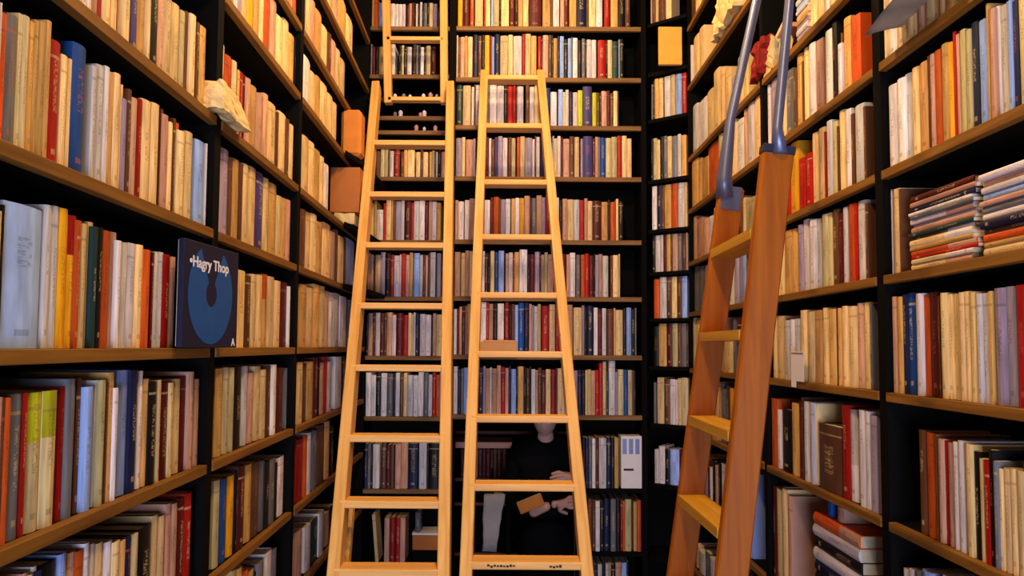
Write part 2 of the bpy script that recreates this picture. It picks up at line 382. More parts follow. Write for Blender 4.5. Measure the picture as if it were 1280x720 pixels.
# left wall, near case
L(NL, 0, 3, '|60 ~45 w13 p7 r7 c17 r7 c10 V8 t11 c6 k8 p8 c9 c10 h6 s7@14 c7@18 s4@18 t9@28', tops=[(60, -160), (230, 8), (255, 33)], maxh=.21)
L(NL, 1, 4, '|-60 ~60 o7@15 g14@17 h14@17 t27@25 r14@50 c8@68 c7@73 b18@55 .5 w22@82 t14@90 c2 v7@123 s5 p8@122 r6 c12@125 c10@129 s3 p8@143 c5 s3 o4@153 c10@164 c9@165 .3 l12@176 w5@180', tops=[(-60, -40), (100, 70), (262, 180)])
L(NL, 2, 5, '|-60 ~60 k3@255 l52@256 w18@257 y11@260 y11@269/r30 o5@275 c15@278 G7@283 k6@284 o9@288 p8@290 w14@302 w11@304 c10@306 o9@312 m3 w13@315 r8@318 p7@321', tops=[(-60, 240), (220, 320)])
L(NL, 3, 6, '|-60 ~60 s5@498 o6@498 .1 g15@493 r6@492 .1 h20@491/e36 h19@489/e34 r9@484 g12@474 s6@473 c5@500 l12@484 w15@476 s2 t8@466 w5 l16@463 n9@463 w6@464 t9@474 k10@478 c4 m11@478 c5@479 c10@474 m9@470 p7@465 p7@474', tops=[(-60, 500), (250, 470)])
L(NL, 4, 7, '|-20 ~70 k20@705 l12@694 p12@692 o9@690 w14@680 c12@680 w12@678 c9@678 t7@677 n7@672 h10@669 k16@660 c17@644 p16@630 m8@623 r10@617', tops=[(-20, 740), (255, 615)])
# left wall, middle case
L(ML, 0, 1, '|300 ~60 p8 o9 t9', tops=[(300, -200), (390, -60)], maxh=.2)
L(ML, 1, 2, '|272 ~22 w5 v5 c7 y8 t7 c5 o8 p8 c8@22 c7@24 t7@44 n8@54', tops=[(272, -70), (345, -20), (372, 50)], maxh=.22)
L(ML, 2, 3, '|269 w4@52 c9@54 o9@70 h6@76 t3 r4@90 m5@94 p5@98 t8@108 c14@118 c10@130 s3 c10@142 s3 c6@156', tops=[(269, 52), (370, 160)])
L(ML, 3, 4, '|271 k5@184 v11@186 s4 t9@199 s4 c7@205 c10@209 V9@216 c7@223 t10@230 c6@245 t6@248 p5@250', tops=[(269, 184), (365, 252)])
L(ML, 4, 5, '|288 s7@335 .1 c12@338 s7@345 c7@343 c7@344 t6@343/o34 c9@346 c8@351 m9@353 w2@358', tops=[(269, 330), (365, 357)])
L(ML, 5, 6, '|270 t10@461 h14@460 k9@459 w8@458 p7@466 .1 c8@458 c7@462 s6@457 w7@456 m8 .2 g3@460', tops=[(269, 461), (365, 456)])
L(ML, 6, 7, '|268 h8@601 b9@599 y9@595 k5 m8@583 t9@581 s9@578 g7@576 k6 g7@574 k2 w11@571', tops=[(268, 600), (365, 570)])
L(ML, 7, 8, '|290 t28@712 k5 g8@703 w10@690 g6@688', tops=[(268, 740), (365, 688)])
# left wall, far case
L(FL, 0, 0, '|395 ~8 t8 c8 p5 t10 c8', tops=[(395, -120), (446, -20)], maxh=.2)
L(FL, 1, 1, '|376 ~14 p6 t8@15 c8@28 s4 p6@48 c5@62 c6@66', tops=[(376, -40), (440, 75)], maxh=.2)
L(FL, 2, 2, '|378 w11@55 c7@92 t6@97 c8@106 c7@118 c5', tops=[(377, 60), (440, 160)], maxh=.2)
L(FL, 3, 3, '|379 c8@171 c7@178 t7@188 c5@196 w6@206', tops=[(377, 170), (440, 235)])
L(FL, 4, 4, '|378 s5@262 c7@266 c7@268 t7@278 .1 c9@280 p6@290 s3 c8@296 s2 l11@300', tops=[(377, 262), (444, 303)])
L(FL, 5, 5, '|376 t9@356 c8@360 t8@356 c6@358 p5@364 w6@366 w8@367 w8@371 .4 g4@375', tops=[(377, 356), (444, 378)])
L(FL, 6, 6, '|372 c8@453 s5 t8@452 m5 k2 p6@453 r4 w6@452 .4 w8@446 k4', tops=[(372, 454), (444, 440)])
L(FL, 7, 7, '|372 r8@549 o5@545 w5@541 .2 g5@538 .1 s9@531 t6@527 k5', tops=[(372, 550), (440, 524)])
L(FL, 8, 8, '|372 p7@664 .3 w8@657 G10@648 p13@640 k6@632', tops=[(372, 668), (440, 620)])
# right wall, near case
Rr(NR, 0, 3, '|1098 c9 w12 c12 c14 p8 c12 c14 t10 ~60', tops=[(1098, -90), (1260, -400)], maxh=.24)
Rr(NR, 1, 4, '|1096 c11@110 s2 w11@106 w10@98 w9@92 c9@84 t12@77 s2 p6@67 o8@62 t9@54 y7@52 r3 p5@42 h14@36 n9@27 l11@24 t3 p7@10 w15@6 l6@0 n8@0 h11@-1 r11 w8 c12 ~50', tops=[(1096, 110), (1200, 38), (1330, -90)], lean=0)
Rr(NR, 2, 5, '|1107 w9@238 c8@236 s2', tops=[(1107, 237), (1290, 205)])
Rr(NR, 3, 6, '|1113 p8@371 t7@371 n6@368 b10@366 w9@367 o9@369 m11@365 s2 c24@366 c21@365 w16@365 t5@364 .1 v15@360 v13@358 r13@356 c14@350 ~50', tops=[(1113, 370), (1340, 345)])
Rr(NR, 4, 7, '|1148 s9@538 o12@542 s3 p7@549 r6@551 w20@553 w2 c9@556 .1 k8@565 c5@574 r7@576 k5 g5@577 c16@586 c17@588 ~40', tops=[(1148, 538), (1330, 590)])
Rr(NR, 5, 8, '|1130 w14@712 g9@714 l14@716 ~90', tops=[(1130, 712), (1330, 760)])
# right wall, middle case
Rr(MR, 0, 2, '|1008 c12@-20 c9@-30 w13@-40 ~40', tops=[(1008, -20), (1095, -110)], maxh=.22)
Rr(MR, 1, 3, '|955 ~26 g10@88 s4 t7@68 s2 c14@53 p10@50 .2 w9@38 k6@28 .1 w5@55 s2 t9@22 o12@20', tops=[(955, 100), (983, 90), (1086, 12)])
Rr(MR, 2, 4, '|960 ~26 y11@178 r9@198 r8@192 c8@166 c8@160 r2 w14@152 s2 w15@138/k-1 s4 w12@131 s3', tops=[(960, 200), (1090, 130)])
Rr(MR, 3, 5, '|957 ~18 c5@290 t17@287 v7@281 w23@273 h8@268 h6@266 s7@262 m6 w6@259 o9@255 r3 w10@251 s4', tops=[(957, 296), (1094, 248)])
Rr(MR, 4, 6, '|952 ~11 c16@396 w20@400 c17@388 t11@388 c16@386 s3 c13@384 c11@383 p9@379 c8@378 g3@380', tops=[(952, 398), (1100, 378)])
Rr(MR, 5, 7, '|948 ~8 c5@492 o10@498 w6@512 k12@512 t10@504 m4 s1 w14@502 c4@505 s30@532 r9@506 w11@512/w60 .1 w15@514 v8@520', tops=[(948, 490), (1114, 520)])
Rr(MR, 6, 8, '|935 ~8 w23@602 m4@608 w14@611 p6@620', tops=[(935, 590), (1110, 700)])
# right wall, far case
Rr(FR, 0, 0, '|857 c6@0 s5 c6 ~40', tops=[(855, 5), (950, -140)], maxh=.22)
Rr(FR, 1, 1, '|851 w5@62 s3 w5@60 .2 c13@27', tops=[(850, 64), (955, -80)], maxh=.24)
Rr(FR, 2, 2, '|850 s6@160 .2 w13@132 w12@126 c8@113 c22@86 ~8 c13@72', tops=[(850, 160), (960, 50)])
Rr(FR, 3, 3, '|857 t27@198 o13@180 ~13 c9@152 w10@150 p4 c18@118 ~14', tops=[(850, 205), (960, 105)])
Rr(FR, 4, 4, '|851 w8@270 s5 p27@272 ~40 h12@248 ~20', tops=[(850, 275), (960, 235)])
Rr(FR, 5, 5, '|851 h8@337 V5@336 g8@334 g8@333 v7@331 ~60', tops=[(850, 337), (960, 300)])
Rr(FR, 6, 6, '|850 w6@401 G5@400 h7@398 ~35 t5@421 c8@420 ~30', tops=[(850, 402), (960, 395)])
Rr(FR, 7, 7, '|850 w7@474 w11@476 ~35 g4@486 s4 y6@485 t5 ~30', tops=[(850, 474), (960, 486)])
Rr(FR, 8, 8, '|852 l6@562 ~28 w4@585 k3 p4@582 k4 w4@580 ~35', tops=[(850, 562), (960, 600)])
Rr(FR, 9, 9, '|852 ~20 w8@690 g6 w6 ~60', tops=[(850, 660), (960, 760)], maxh=.23)
# right corner case
def C(row, zi, spec, tops):
    zs = sorted(ZC, reverse=True); z = ZC[zi + 2]; up = min(q for q in zs if q > z + .01)
    add_books(WC, CC, row, z, spec + ' ~16', gap=up - z - .03, tops=tops, smin=.010, smax=.225, rec=.02, dmin=.07)
C(0, 0, '|806 c5 p4 s4 c4', [(806, -10), (846, -30)])
C(1, 2, '|806 w3@112 g7@106 k2 t5@98 c6@93 s1 w8@84 ~6', [(800, 110), (850, 84)])
C(2, 3, '|808 n5@175 k3 h5@173 c4@175 k4 g5@170 ~14', [(800, 176), (850, 168)])
C(3, 4, '|810 g4 w7@225 n6 s3 t17@203', [(800, 235), (850, 220)])
C(4, 5, '|813 k6 w6@287 w4@285 m4 t5@278 s2 p7@276', [(800, 290), (850, 276)])
C(5, 6, '|817 o7@349 w9@345 s6 c7@344 s6', [(800, 350), (850, 343)])
C(6, 7, '|816 k7@408 t10@403 m7 h7@404 s4', [(800, 405), (850, 402)])
C(7, 8, '|817 g3@478 .1 c9@472 s7 w7@474 w3', [(800, 475), (850, 474)])
C(8, 9, '|818 w5@562 w8@558 k6 l12@562', [(800, 562), (850, 562)])
# back wall, left case
def A(row, i, spec, tops, o=440, sc=1 / 7.2):
    up = ([UPB[0]] + ZA)[i]; z = ZA[i]
    add_books(WB, BA, row, z, spec, o=o, sc=sc, tops=tops, gap=up - z - TH - .004, smin=XA0 + .022, smax=XA1 - .022)
A(0, 0, '|145 t55@0 o40@0 ~110 w35 w35 w35 w25 .15 m20 p22 m20 k20 w15 k20 w20 k15 g30 k20 ~70', [(440, 4), (560, 4)])
A(1, 1, '|100 k20 m40 v20 m30 k30 ~90 p12 w45 .30 k30 c20 k30 w40 k40 g20 k20 w30 k20 h40 ~60', [(440, 56), (560, 57)])
A(3, 5, '|110 ~180 h35 s15 w35 r55 .8 s30 t30 c65 .12 c40 s25 c45 .12 t20 h25 s15 w15 k30 ~50', [(440, 187), (560, 188)])
A(4, 6, '|110 ~110 w60@262 r25 c45 t20 s20 v50 w30 m60 r25 w50 w50 m30 .4 p30 w40 ~50', [(440, 252), (560, 252)])
A(5, 7, '|90 ~70 p30 .16 c50 v40 k50 r30 w50 w15 r40 p35 t30 g10 l50 w30 s25 p20 s20 w50 k10 ~50', [(440, 317), (560, 317)])
A(6, 8, '|80 ~20 l25@411 k20 p40 m25 w40 m40 s20 p50 w35 m60 r50 c25 h20 w20 n30 k10 w50 w50 .15 p30 ~60', [(440, 391), (560, 392)])
A(7, 9, '|170 ~70 w45 w40 k40 w50 g50 k20 w35 s30 c30 w50 w40 w45 g40 w30 r30 o30 ~30', [(440, 467), (560, 467)], o=420, sc=1 / 6.54)
A(8, 10, '|150 ~20 n30 g15 k10 w35 .8 s25 m20 s20 .4 p65@554/s-1 n50 .4 w40 k10 k55 m10 ~20', [(440, 555), (560, 555)], o=410, sc=1 / 4)
# back wall, right case
def B(row, i, spec, tops, o=555, sc=1 / 4.92):
    up = ([UPB[0]] + ZB)[i]; z = ZB[i]; lo = XA1 + .022 if i < 8 else XA1 + XO + .022
    add_books(WB, BB, row, z, spec, o=o, sc=sc, tops=tops, gap=up - z - .027 - .004, smin=lo, smax=XB1 - .032)
B(0, 0, '|20 m30 s30 .5 y30 m40 .5 o25 .5 c50 .5 r10 c30 .5 l10 h40 k10 c50 m35 k20 t30 c35 m80 .5 t50 s15 w40 .5 p25 m25 .5 t45 n60 s15 c45 w40 .10 r35 .5 t45 k45 s30', [(560, -20), (800, -18)])
B(1, 1, '|25 ~20 k10 c30 s15 p25 t20 c30 n35 s20 k20 y30 .4 r10 l15 n35 h50 c30 w55 r20 c35 t35 .8 r20 k10 p35 s20 k10 t25 n15 l25 k25 l20 g10 w30 k25 g20 k10 w30 w30 .8 r50 k10 h30 G40 l5 k25', [(560, 45), (660, 43), (720, 48), (800, 50)])
B(2, 2, '|25 o25 p25 G40 c50 .4 w15 s10 w25 ~60 w45 w45 k20 r35 r15 m10 w40 .12 s25 w30 ~50 l15 b40 w40 .8 l30 c15 w20 n25 w30 e30 V60@108 e25 s20 k10 p35 m20 s20 c25 k10', [(560, 107), (675, 106), (690, 113), (800, 115)])
B(3, 3, '|40 ~25 v45 c20 .4 p45 w15 ~40 w25 m20 w15 s20 V20 v30 w30 .4 s20 h25 .8 o20 c30 v45 w15 s10 ~60 n40 l10 c20 w20 m15 p40 s30 c30 .8 v15 V60 m15 p20 g10 b35 h35 h35 r30 c30 c30', [(560, 172), (800, 171)])
B(4, 4, '|35 ~25 p30 w35 .4 w30 ~65 w25 p10 w35 m20 o35 s10 v30 w30 k5 t25 w25 y30 p35 m10 g30 ~60 r25 k20 w40 k20 p30 c40 w35 r30 p20 c30 m55 t40 k15 o35 c15 k30', [(560, 250), (680, 245), (700, 249), (800, 251)])
B(5, 5, '|35 ~25 p40 .4 c25 p25 ~50 k25 w25 m20 k15 c25 b25 l35 .8 p20 w25 r10 t30 w50@312 n15 m30 v30 k10 p20 ~60 s20 k10 w10 m40 p20 w35 .4 g25 .4 o25 r25 m30 k10 v20 p25 w35 .12 s15 c35 h10', [(560, 314), (680, 316), (800, 318)])
B(6, 6, '|35 ~20 w20 m15 p15 m20 p10 ~60 h15 w40 r15 p25 k25 w40 .4 r25 k15 s20 l20 b35 n30 p15 v15 w20 h20 .4 r45 c35 ~70 p35 .4 c50 v15 k15 n40 w25 m25 w25 .4 s40 t10 c45 k20 l30 k20 g10', [(560, 390), (600, 377), (800, 387)], sc=1 / 4.74)
B(7, 7, '|35 ~15 w30 n20 g15 ~70 k20 n25 v15 p25 w12 p30 p25 r25 p20 n15 l30 k10 t35 k15 s20 k10 w25 p15 s20 m25 c30 r30 s10 c40 ~30 p20 v30 n25 k20 h15 c20 p25 r22 r22@454 c20@452 G15 w40@451 v15 h35@462 b25 h25 s10 k10', [(560, 460), (620, 458), (760, 464), (812, 462)], sc=1 / 4.74)
B(8, 8, '|100 k15 n15 g15 w15 m15 w35 n20 k15 t20', [(728, 548), (812, 546)], o=700, sc=1 / 3.6)
B(9, 9, '|125 ~20 s15 w20 k18 n25 .5 g25 k20 r10 o10 h30 .8 t15 o20 k18', [(728, 625), (812, 626)], o=700, sc=1 / 3.6)
ZB.append(ZB[9] - .36)
B(10, 10, '|150 ~20 w20 k15 w15 p10 k20 ~60', [(728, 704), (812, 704)], o=700, sc=1 / 3.6)
print('books', len(BOOKS))
# ---- geometry of one book, local: X across the spine, -Y to the aisle, Z up; origin front centre bottom
def hexc(ch):
    c = PAL[ch]; j = random.uniform(-.13, .08)
    return srgb(tuple(min(1, max(.01, v * (1 + j) + random.uniform(-.012, .012))) for v in c))
def book_geo(bm, w, h, d, colr, col2, f2, mark, mtx, page=True, cover=True):
    cl = bm.loops.layers.float_color.get('Col') or bm.loops.layers.float_color.new('Col')
    ml = bm.loops.layers.float_color.get('Mark') or bm.loops.layers.float_color.new('Mark')
    uv = bm.loops.layers.uv.get('spine') or bm.loops.layers.uv.new('spine')
    sd = bm.loops.layers.uv.get('seed') or bm.loops.layers.uv.new('seed')
    s1, s2 = random.random(), random.random(); hw = w / 2; bt = min(.0022, w * .12); ov = .003 if w > .012 else .0
    def face(pts, col, us=None, mi=0):
        f = bm.faces.new([bm.verts.new(mtx @ Vector(p)) for p in pts]); f.material_index = mi
        for i, l in enumerate(f.loops):
            l[cl] = col; l[ml] = mark; l[sd].uv = (s1, s2); l[uv].uv = us[i] if us else (-1, -1)
    if cover:
        arc = min(.006, w * .16); N = 4
        xs = [-hw + w * i / N for i in range(N + 1)]
        ys = [-arc * (1 - (2 * i / N - 1) ** 2) + arc for i in range(N + 1)]
        zs = [0, h] if not col2 else [0, h * (1 - f2), h]
        for j in range(len(zs) - 1):
            cc = col2 if (col2 and j == 1) else colr
            for i in range(N):
                face([(xs[i], ys[i], zs[j]), (xs[i + 1], ys[i + 1], zs[j]), (xs[i + 1], ys[i + 1], zs[j + 1]), (xs[i], ys[i], zs[j + 1])], cc,
                     [(i / N, zs[j] / h), ((i + 1) / N, zs[j] / h), ((i + 1) / N, zs[j + 1] / h), (i / N, zs[j + 1] / h)])
        # boards
        for sx in (-1, 1):
            xo = sx * hw; xi = sx * (hw - bt); y0 = arc
            face([(xo, y0, 0), (xo, d, 0), (xo, d, h), (xo, y0, h)][::sx], colr)
            face([(xi, y0, 0), (xi, d, 0), (xi, d, h), (xi, y0, h)][::-sx], colr)
            face([(xo, d, 0), (xi, d, 0), (xi, d, h), (xo, d, h)][::sx], colr)
            for z, k in ((0, -1), (h, 1)): face([(xo, y0, z), (xo, d, z), (xi, d, z), (xi, y0, z)][::-k * sx], colr)
        # spine caps (top and bottom of the curved back)
        for z, k in ((0, -1), (h, 1)):
            face([(xs[i], ys[i], z) for i in range(N + 1)][::k] , colr)
            face([(-hw + bt, arc, z), (hw - bt, arc, z), (hw - bt, arc + .002, z), (-hw + bt, arc + .002, z)][::k], colr)
    if page:
        mi = 1 if cover else 0; arc = min(.006, w * .16)
        x0, x1, y0, y1, z0, z1 = -hw + bt, hw - bt, arc + .0015, d - ov, ov, h - ov
        P = srgb((.87, .81, .69))
        c = [(x0, y0, z0), (x1, y0, z0), (x1, y1, z0), (x0, y1, z0), (x0, y0, z1), (x1, y0, z1), (x1, y1, z1), (x0, y1, z1)]
        for q in ((0, 3, 2, 1), (4, 5, 6, 7), (0, 1, 5, 4), (1, 2, 6, 5), (2, 3, 7, 6), (3, 0, 4, 7)): face([c[i] for i in q], P, mi=mi)
def book_mesh(bm, name, mats):
    me = bpy.data.meshes.new(name); bm.to_mesh(me); bm.free()
    for m in mats: me.materials.append(m)
    return me
def area_of(b):
    z = b['z']; p = [proj(b['wall'].P(s, zz, b['rec'])) for s, zz in ((b['s0'], z), (b['s1'], z), (b['s1'], z + b['h']), (b['s0'], z + b['h']))]
    cp = [(min(1280, max(0, x)), min(720, max(0, y))) for x, y in p]
    return abs(sum(cp[i][0] * cp[(i + 1) % 4][1] - cp[(i + 1) % 4][0] * cp[i][1] for i in range(4))) / 2
for b in BOOKS: b['area'] = area_of(b)
rows = {}
for b in BOOKS: rows.setdefault((b['case'], b['row']), []).append(b)
for k, r in rows.items():
    r.sort(key=lambda b: b['xm'])
    for i, b in enumerate(r): b['i'] = i
ORD = ['', 'first', 'second', 'third', 'fourth', 'fifth', 'sixth', 'seventh', 'eighth', 'ninth', 'tenth', 'eleventh', 'twelfth', 'thirteenth', 'fourteenth', 'fifteenth', 'sixteenth', 'seventeenth', 'eighteenth', 'nineteenth', 'twentieth']
srt = sorted(BOOKS, key=lambda b: -b['area']); big = set(id(b) for b in srt[:296])
vis = {}
for k, r in rows.items(): vis[k] = [b for b in r if b['area'] > 25]
caserows = {}
for (c, rw), r in vis.items():
    if r: caserows.setdefault(c, []).append(rw)
for c in caserows: caserows[c].sort()
def blabel(b):
    r = vis[(b['case'], b['row'])]; same = [q for q in r if q['ch'] == b['ch'] and q['c2'] == b['c2']]
    n = caserows[b['case']].index(b['row']) + 1; i = r.index(b); nm = NAM[b['ch']]
    two = ' and ' + NAM[b['c2']] if b['c2'] else ''
    wpx = b['s1'] - b['s0']; size = 'thick ' if wpx > .05 else ('slim ' if wpx < .016 else '')
    tail = f"{ORD[n]} visible shelf down, {b['case']}"
    if len(same) == 1: return f"only {size}{nm}{two} book on {tail}"
    j = same.index(b) + 1
    if j <= len(same) / 2 + .5: return f"{ORD[j]} {size and ''}{nm}{two} book from the left, {tail}"
    j2 = len(same) - j + 1
    return f"{'last' if j2 == 1 else ORD[j2] + '-last'} {nm}{two} book from the left, {tail}"
stuff = bmesh.new()
def frame(b):
    wl = b['wall']; t = wl.d
    if t.cross(Vector((0, 0, 1))).dot(wl.n) < 0: t = -t
    return wl.P((b['s0'] + b['s1']) / 2, b['z'] + .0004, b['rec']), math.atan2(t.y, t.x)
for b in BOOKS:
    w = (b['s1'] - b['s0']) * .925; loc, rz = frame(b); c1 = hexc(b['ch']); c2 = hexc(b['c2']) if b['c2'] else None
    lum = sum(c1[:3]); mk = tuple(v * .3 for v in c1[:3]) + (1,) if lum > .55 else (srgb((.85, .74, .52)) if random.random() < .6 else srgb((.7, .35, .3)))
    f2 = b['f2']
    if id(b) in big:
        e = empty('book', loc, rz); tag(e, blabel(b), 'book', f"books in the {b['case']}")
        bm = bmesh.new(); book_geo(bm, w, b['h'], b['dep'], c1, c2, f2, mk, Matrix.Identity(4), page=False)
        link('cover', book_mesh(bm, 'cover', [M['book']]), None, e)
        bm = bmesh.new(); book_geo(bm, w, b['h'], b['dep'], c1, c2, f2, mk, Matrix.Identity(4), cover=False)
        link('page_block', book_mesh(bm, 'page_block', [M['page']]), None, e)
    else:
        book_geo(stuff, w, b['h'], b['dep'], c1, c2, f2, mk, Matrix.Translation(loc) @ Matrix.Rotation(rz, 4, 'Z'))
o = link('books', book_mesh(stuff, 'books', [M['book'], M['page']]), None)
tag(o, 'hundreds of small distant books filling the back, far and upper shelves', 'books', kind='stuff')
# ---- a book lying flat (for piles)
def flat_book(name, label, cat, group, loc, rz, w, d, t, c, c2=None):
    """w along local X (spine length), d depth, t thickness"""
    e = empty(name, loc, rz); tag(e, label, cat, group)
    cc = hexc(c); mk = tuple(v * .3 for v in cc[:3]) + (1,) if sum(cc[:3]) > .55 else srgb((.85, .74, .52))
    rot = Matrix.Translation((-w / 2, 0, t / 2)) @ Matrix.Rotation(math.pi / 2, 4, 'Y')
    bm = bmesh.new(); book_geo(bm, t, w, d, cc, hexc(c2) if c2 else None, .4, mk, rot, page=False)
    link('cover', book_mesh(bm, 'cover', [M['book']]), None, e)
    bm = bmesh.new(); book_geo(bm, t, w, d, cc, None, .4, mk, rot, cover=False)
    link('page_block', book_mesh(bm, 'page_block', [M['page']]), None, e)
    return e
RZR = math.atan2(1, 0)  # local X along +Y ... aisle to -X
def rwall(s, z, rec): return WR.P(s, z, rec)
def frot(wall):
    t = wall.d
    if t.cross(Vector((0, 0, 1))).dot(wall.n) < 0: t = -t
    return math.atan2(t.y, t.x)
# big pile in near right case (row c1): from x 1127 to the camera side
z = ZR[5] + .001; s1 = WR.px2s(1127, z + .1); s0 = SR[0] + .04
cols = 'chrotcsGpvwgwnpmwb'; names = []
zt = 0; H = WR.hit(1180, 228).z - ZR[5]
th = [.016, .012, .009, .014, .011, .017, .008, .010, .015, .009, .013, .010, .008, .014, .012, .017]
scale = H / sum(th); mid = s1 - .26
for i, q in enumerate(th):
    q *= scale; c = cols[i % len(cols)]; Lh = random.uniform(.225, .245); sh = random.uniform(0, .012)
    flat_book('magazine', f"{NAM[c]} magazine lying flat, {ORD[i+1]} from the bottom of the big right-hand pile", 'magazine', 'magazines piled flat on the near right bookcase',
              WR.P(s1 - Lh / 2 - .004 - sh, z + zt, .012 + random.uniform(0, .012)), frot(WR), Lh, .17, q * .96, c, random.choice([None, 'p', 'w']))
    zt += q
zt = 0; s1b = s1 - .268
for i, q in enumerate([.02, .014, .018, .012, .02, .015, .017, .012, .018, .014, .016, .014]):
    q *= H * .95 / .19; c = 'ctosnwgplwpw'[i]; Lh = random.uniform(.17, .19)
    if s1b - Lh < s0: Lh = s1b - s0
    flat_book('magazine', f"{NAM[c]} magazine lying flat, {ORD[i+1]} from the bottom of the pile at right edge", 'magazine', 'magazines piled flat on the near right bookcase',
              WR.P(s1b - Lh / 2, z + zt, .012 + random.uniform(0, .012)), frot(WR), Lh, .17, q * .96, c)
    zt += q
# pile in middle right case bottom
z = ZR[8] + .001; s_hi = WR.px2s(992, z + .15); s_lo = max(WR.px2s(1114, z + .15), SR[1] + .04); zt = 0
top = WR.hit(1050, 660).z; q0 = (top - z) / 9
for i, c in enumerate('wkwknwkwo'):
    Lh = min(.30, s_hi - s_lo) - random.uniform(0, .01)
    flat_book('album', f"{NAM[c]} flat album, {ORD[i+1]} from the bottom of the pile at lower right", 'album', 'albums piled flat on the lower right shelf',
              WR.P((s_hi + s_lo) / 2 + random.uniform(-.004, .004), z + zt, .012 + random.uniform(0, .01)), frot(WR), Lh, .18, q0 * .96, c, 'p' if c == 'o' else None)
    zt += q0
# small things on that pile
sm = (s_hi + s_lo) / 2
for k, (ds, c, lab) in enumerate(((.07, 'b', 'small blue book standing on top of the flat album pile at lower right'), (-.0, 'p', 'small pink box standing on top of the flat album pile at lower right'))):
    e = empty('small_book', WR.P(sm + ds, z + zt + .001, .03), frot(WR)); tag(e, lab, 'book')
    bm = bmesh.new(); cc = hexc(c); book_geo(bm, .022 + .02 * k, .045, .09, cc, None, 0, tuple(v * .3 for v in cc[:3]) + (1,), Matrix.Identity(4), page=False); link('cover', book_mesh(bm, 'cover', [M['book']]), None, e)
    bm = bmesh.new(); book_geo(bm, .022 + .02 * k, .045, .09, cc, None, 0, cc, Matrix.Identity(4), cover=False); link('page_block', book_mesh(bm, 'page_block', [M['page']]), None, e)
# small pile top of middle right case
z = ZR[2] + .001; sp = WR.px2s(997, z + .08); zt = 0
for i, c in enumerate('pvwvtcwlw'):
    q = .014 + .004 * (i % 3)
    flat_book('magazine', f"{NAM[c]} magazine, {ORD[i+1]} from the bottom of the small pile behind the metal rail", 'magazine', 'magazines in the small pile behind the ladder rail',
              WR.P(sp, z + zt, .012 + .004 * (i % 2)), frot(WR), .085 + .004 * (i % 2), .14, q * .96, c)
    zt += q
# ---------------------------------------------------------------- things on the shelves
def wobble(bm, amp, seed=0, f=30):
    rr = random.Random(seed)
    from mathutils import noise
    for v in bm.verts:
        n = noise.noise_vector(v.co * f + Vector((seed, 0, 0))); v.co += n * amp
def paper_sack(name, lab, cat, P, rz, w, d, h, mat, seed, tilt=0, inner=None):
    e = empty(name, P, rz); tag(e, lab, cat)
    bm = bmesh.new(); bbox(bm, -w / 2, w / 2, 0, d, 0, h)
    bmesh.ops.subdivide_edges(bm, edges=bm.edges[:], cuts=9, use_grid_fill=True)
    for v in bm.verts:  # pinch the upper corners so it slumps
        k = v.co.z / h; v.co.x *= 1 - .35 * k * abs(v.co.x) / (w / 2); v.co.y += .15 * d * k * (1 if v.co.y < d / 2 else -1)
        v.co.z *= 1 - .3 * tilt * (v.co.x / w + .5)
    wobble(bm, h * .06, seed, 28); wobble(bm, h * .06, seed + 1, 75)
    m = min(v.co.z for v in bm.verts)
    for v in bm.verts: v.co.z -= m
    frombm(bm, 'wrapping', mat, e)
    return e
# navy display book, face-out at the first post
zd = ZL[5] + .001
A0 = WL.hit(219, 437, -.004); B0 = WL.hit(289, 436, -.03)
d0 = Vector((B0.x - A0.x, B0.y - A0.y, 0)); Wd = d0.length; rz = math.atan2(d0.y, d0.x)
Hd = WL.hit(254, 305, -.02).z - zd
e = empty('display_book', (A0.x, A0.y, zd), rz); tag(e, 'navy picture book standing face out with a big blue ring and white title', 'book')
box('cover', (0, Wd, -.014, 0, 0, Hd), M['navy'], e, bev=.0012)
box('page_block', (.003, Wd - .003, .0002, .002, .003, Hd - .003), M['page'], e)
bm = bmesh.new(); cx, cz = Wd * .48, Hd * .52; r1, r0 = Wd * .40, Wd * .10; N = 40; prev = None
for i in range(N + 1):
    a = math.radians(112 + 316 * i / N); a = math.radians(120) + math.radians(300) * i / N
    rings = []
    for r_ in (r0, r1):
        q = (cx + r_ * math.cos(a), cz + r_ * math.sin(a) * 1.15)
        rings.append((bm.verts.new((q[0], -.0146, q[1])), bm.verts.new((q[0], -.0138, q[1]))))
    if prev:
        for (u, v) in (((0, 0), (1, 0)), ((1, 0), (1, 1)), ((1, 1), (0, 1)), ((0, 1), (0, 0))):
            bm.faces.new((prev[u[0]][u[1]], prev[v[0]][v[1]], rings[v[0]][v[1]], rings[u[0]][u[1]]))
    prev = rings
frombm(bm, 'blue_ring', M['blue'], e)['label'] = 'blue open ring printed on the cover'
def text(body, size, loc, rot, mat, parent, name, ext=.0004, align='CENTER'):
    cu = bpy.data.curves.new(name, 'FONT'); cu.body = body; cu.size = size; cu.extrude = ext; cu.align_x = align; cu.offset = size * .02
    o = bpy.data.objects.new(name, cu); COL.objects.link(o)
    dg = bpy.context.evaluated_depsgraph_get(); me = bpy.data.meshes.new_from_object(o.evaluated_get(dg)); bpy.data.objects.remove(o)
    me.materials.clear(); me.materials.append(mat); o = bpy.data.objects.new(name, me); COL.objects.link(o); o.parent = parent; o.location = loc; o.rotation_euler = rot
    return o
text('\u2022Hagry Thop', Wd * .135, (Wd * .44, -.0146, Hd * .76), (math.pi / 2, 0, 0), M['white'], e, 'title_lettering')
text('A', Wd * .10, (Wd * .92, -.0146, Hd * .02), (math.pi / 2, 0, 0), M['white'], e, 'emblem')
# slumped paper parcel hanging over the shelf edge, middle left
z = ZL[3] + .001; P = WL.P(WL.px2s(291, z + .03, -.02), z, -.035)
paper_sack('paper_parcel', 'crumpled cream paper parcel overhanging a shelf of the middle left bookcase', 'parcel', P, frot(WL), .20, .10, .085, M['cream'], 3, .6)
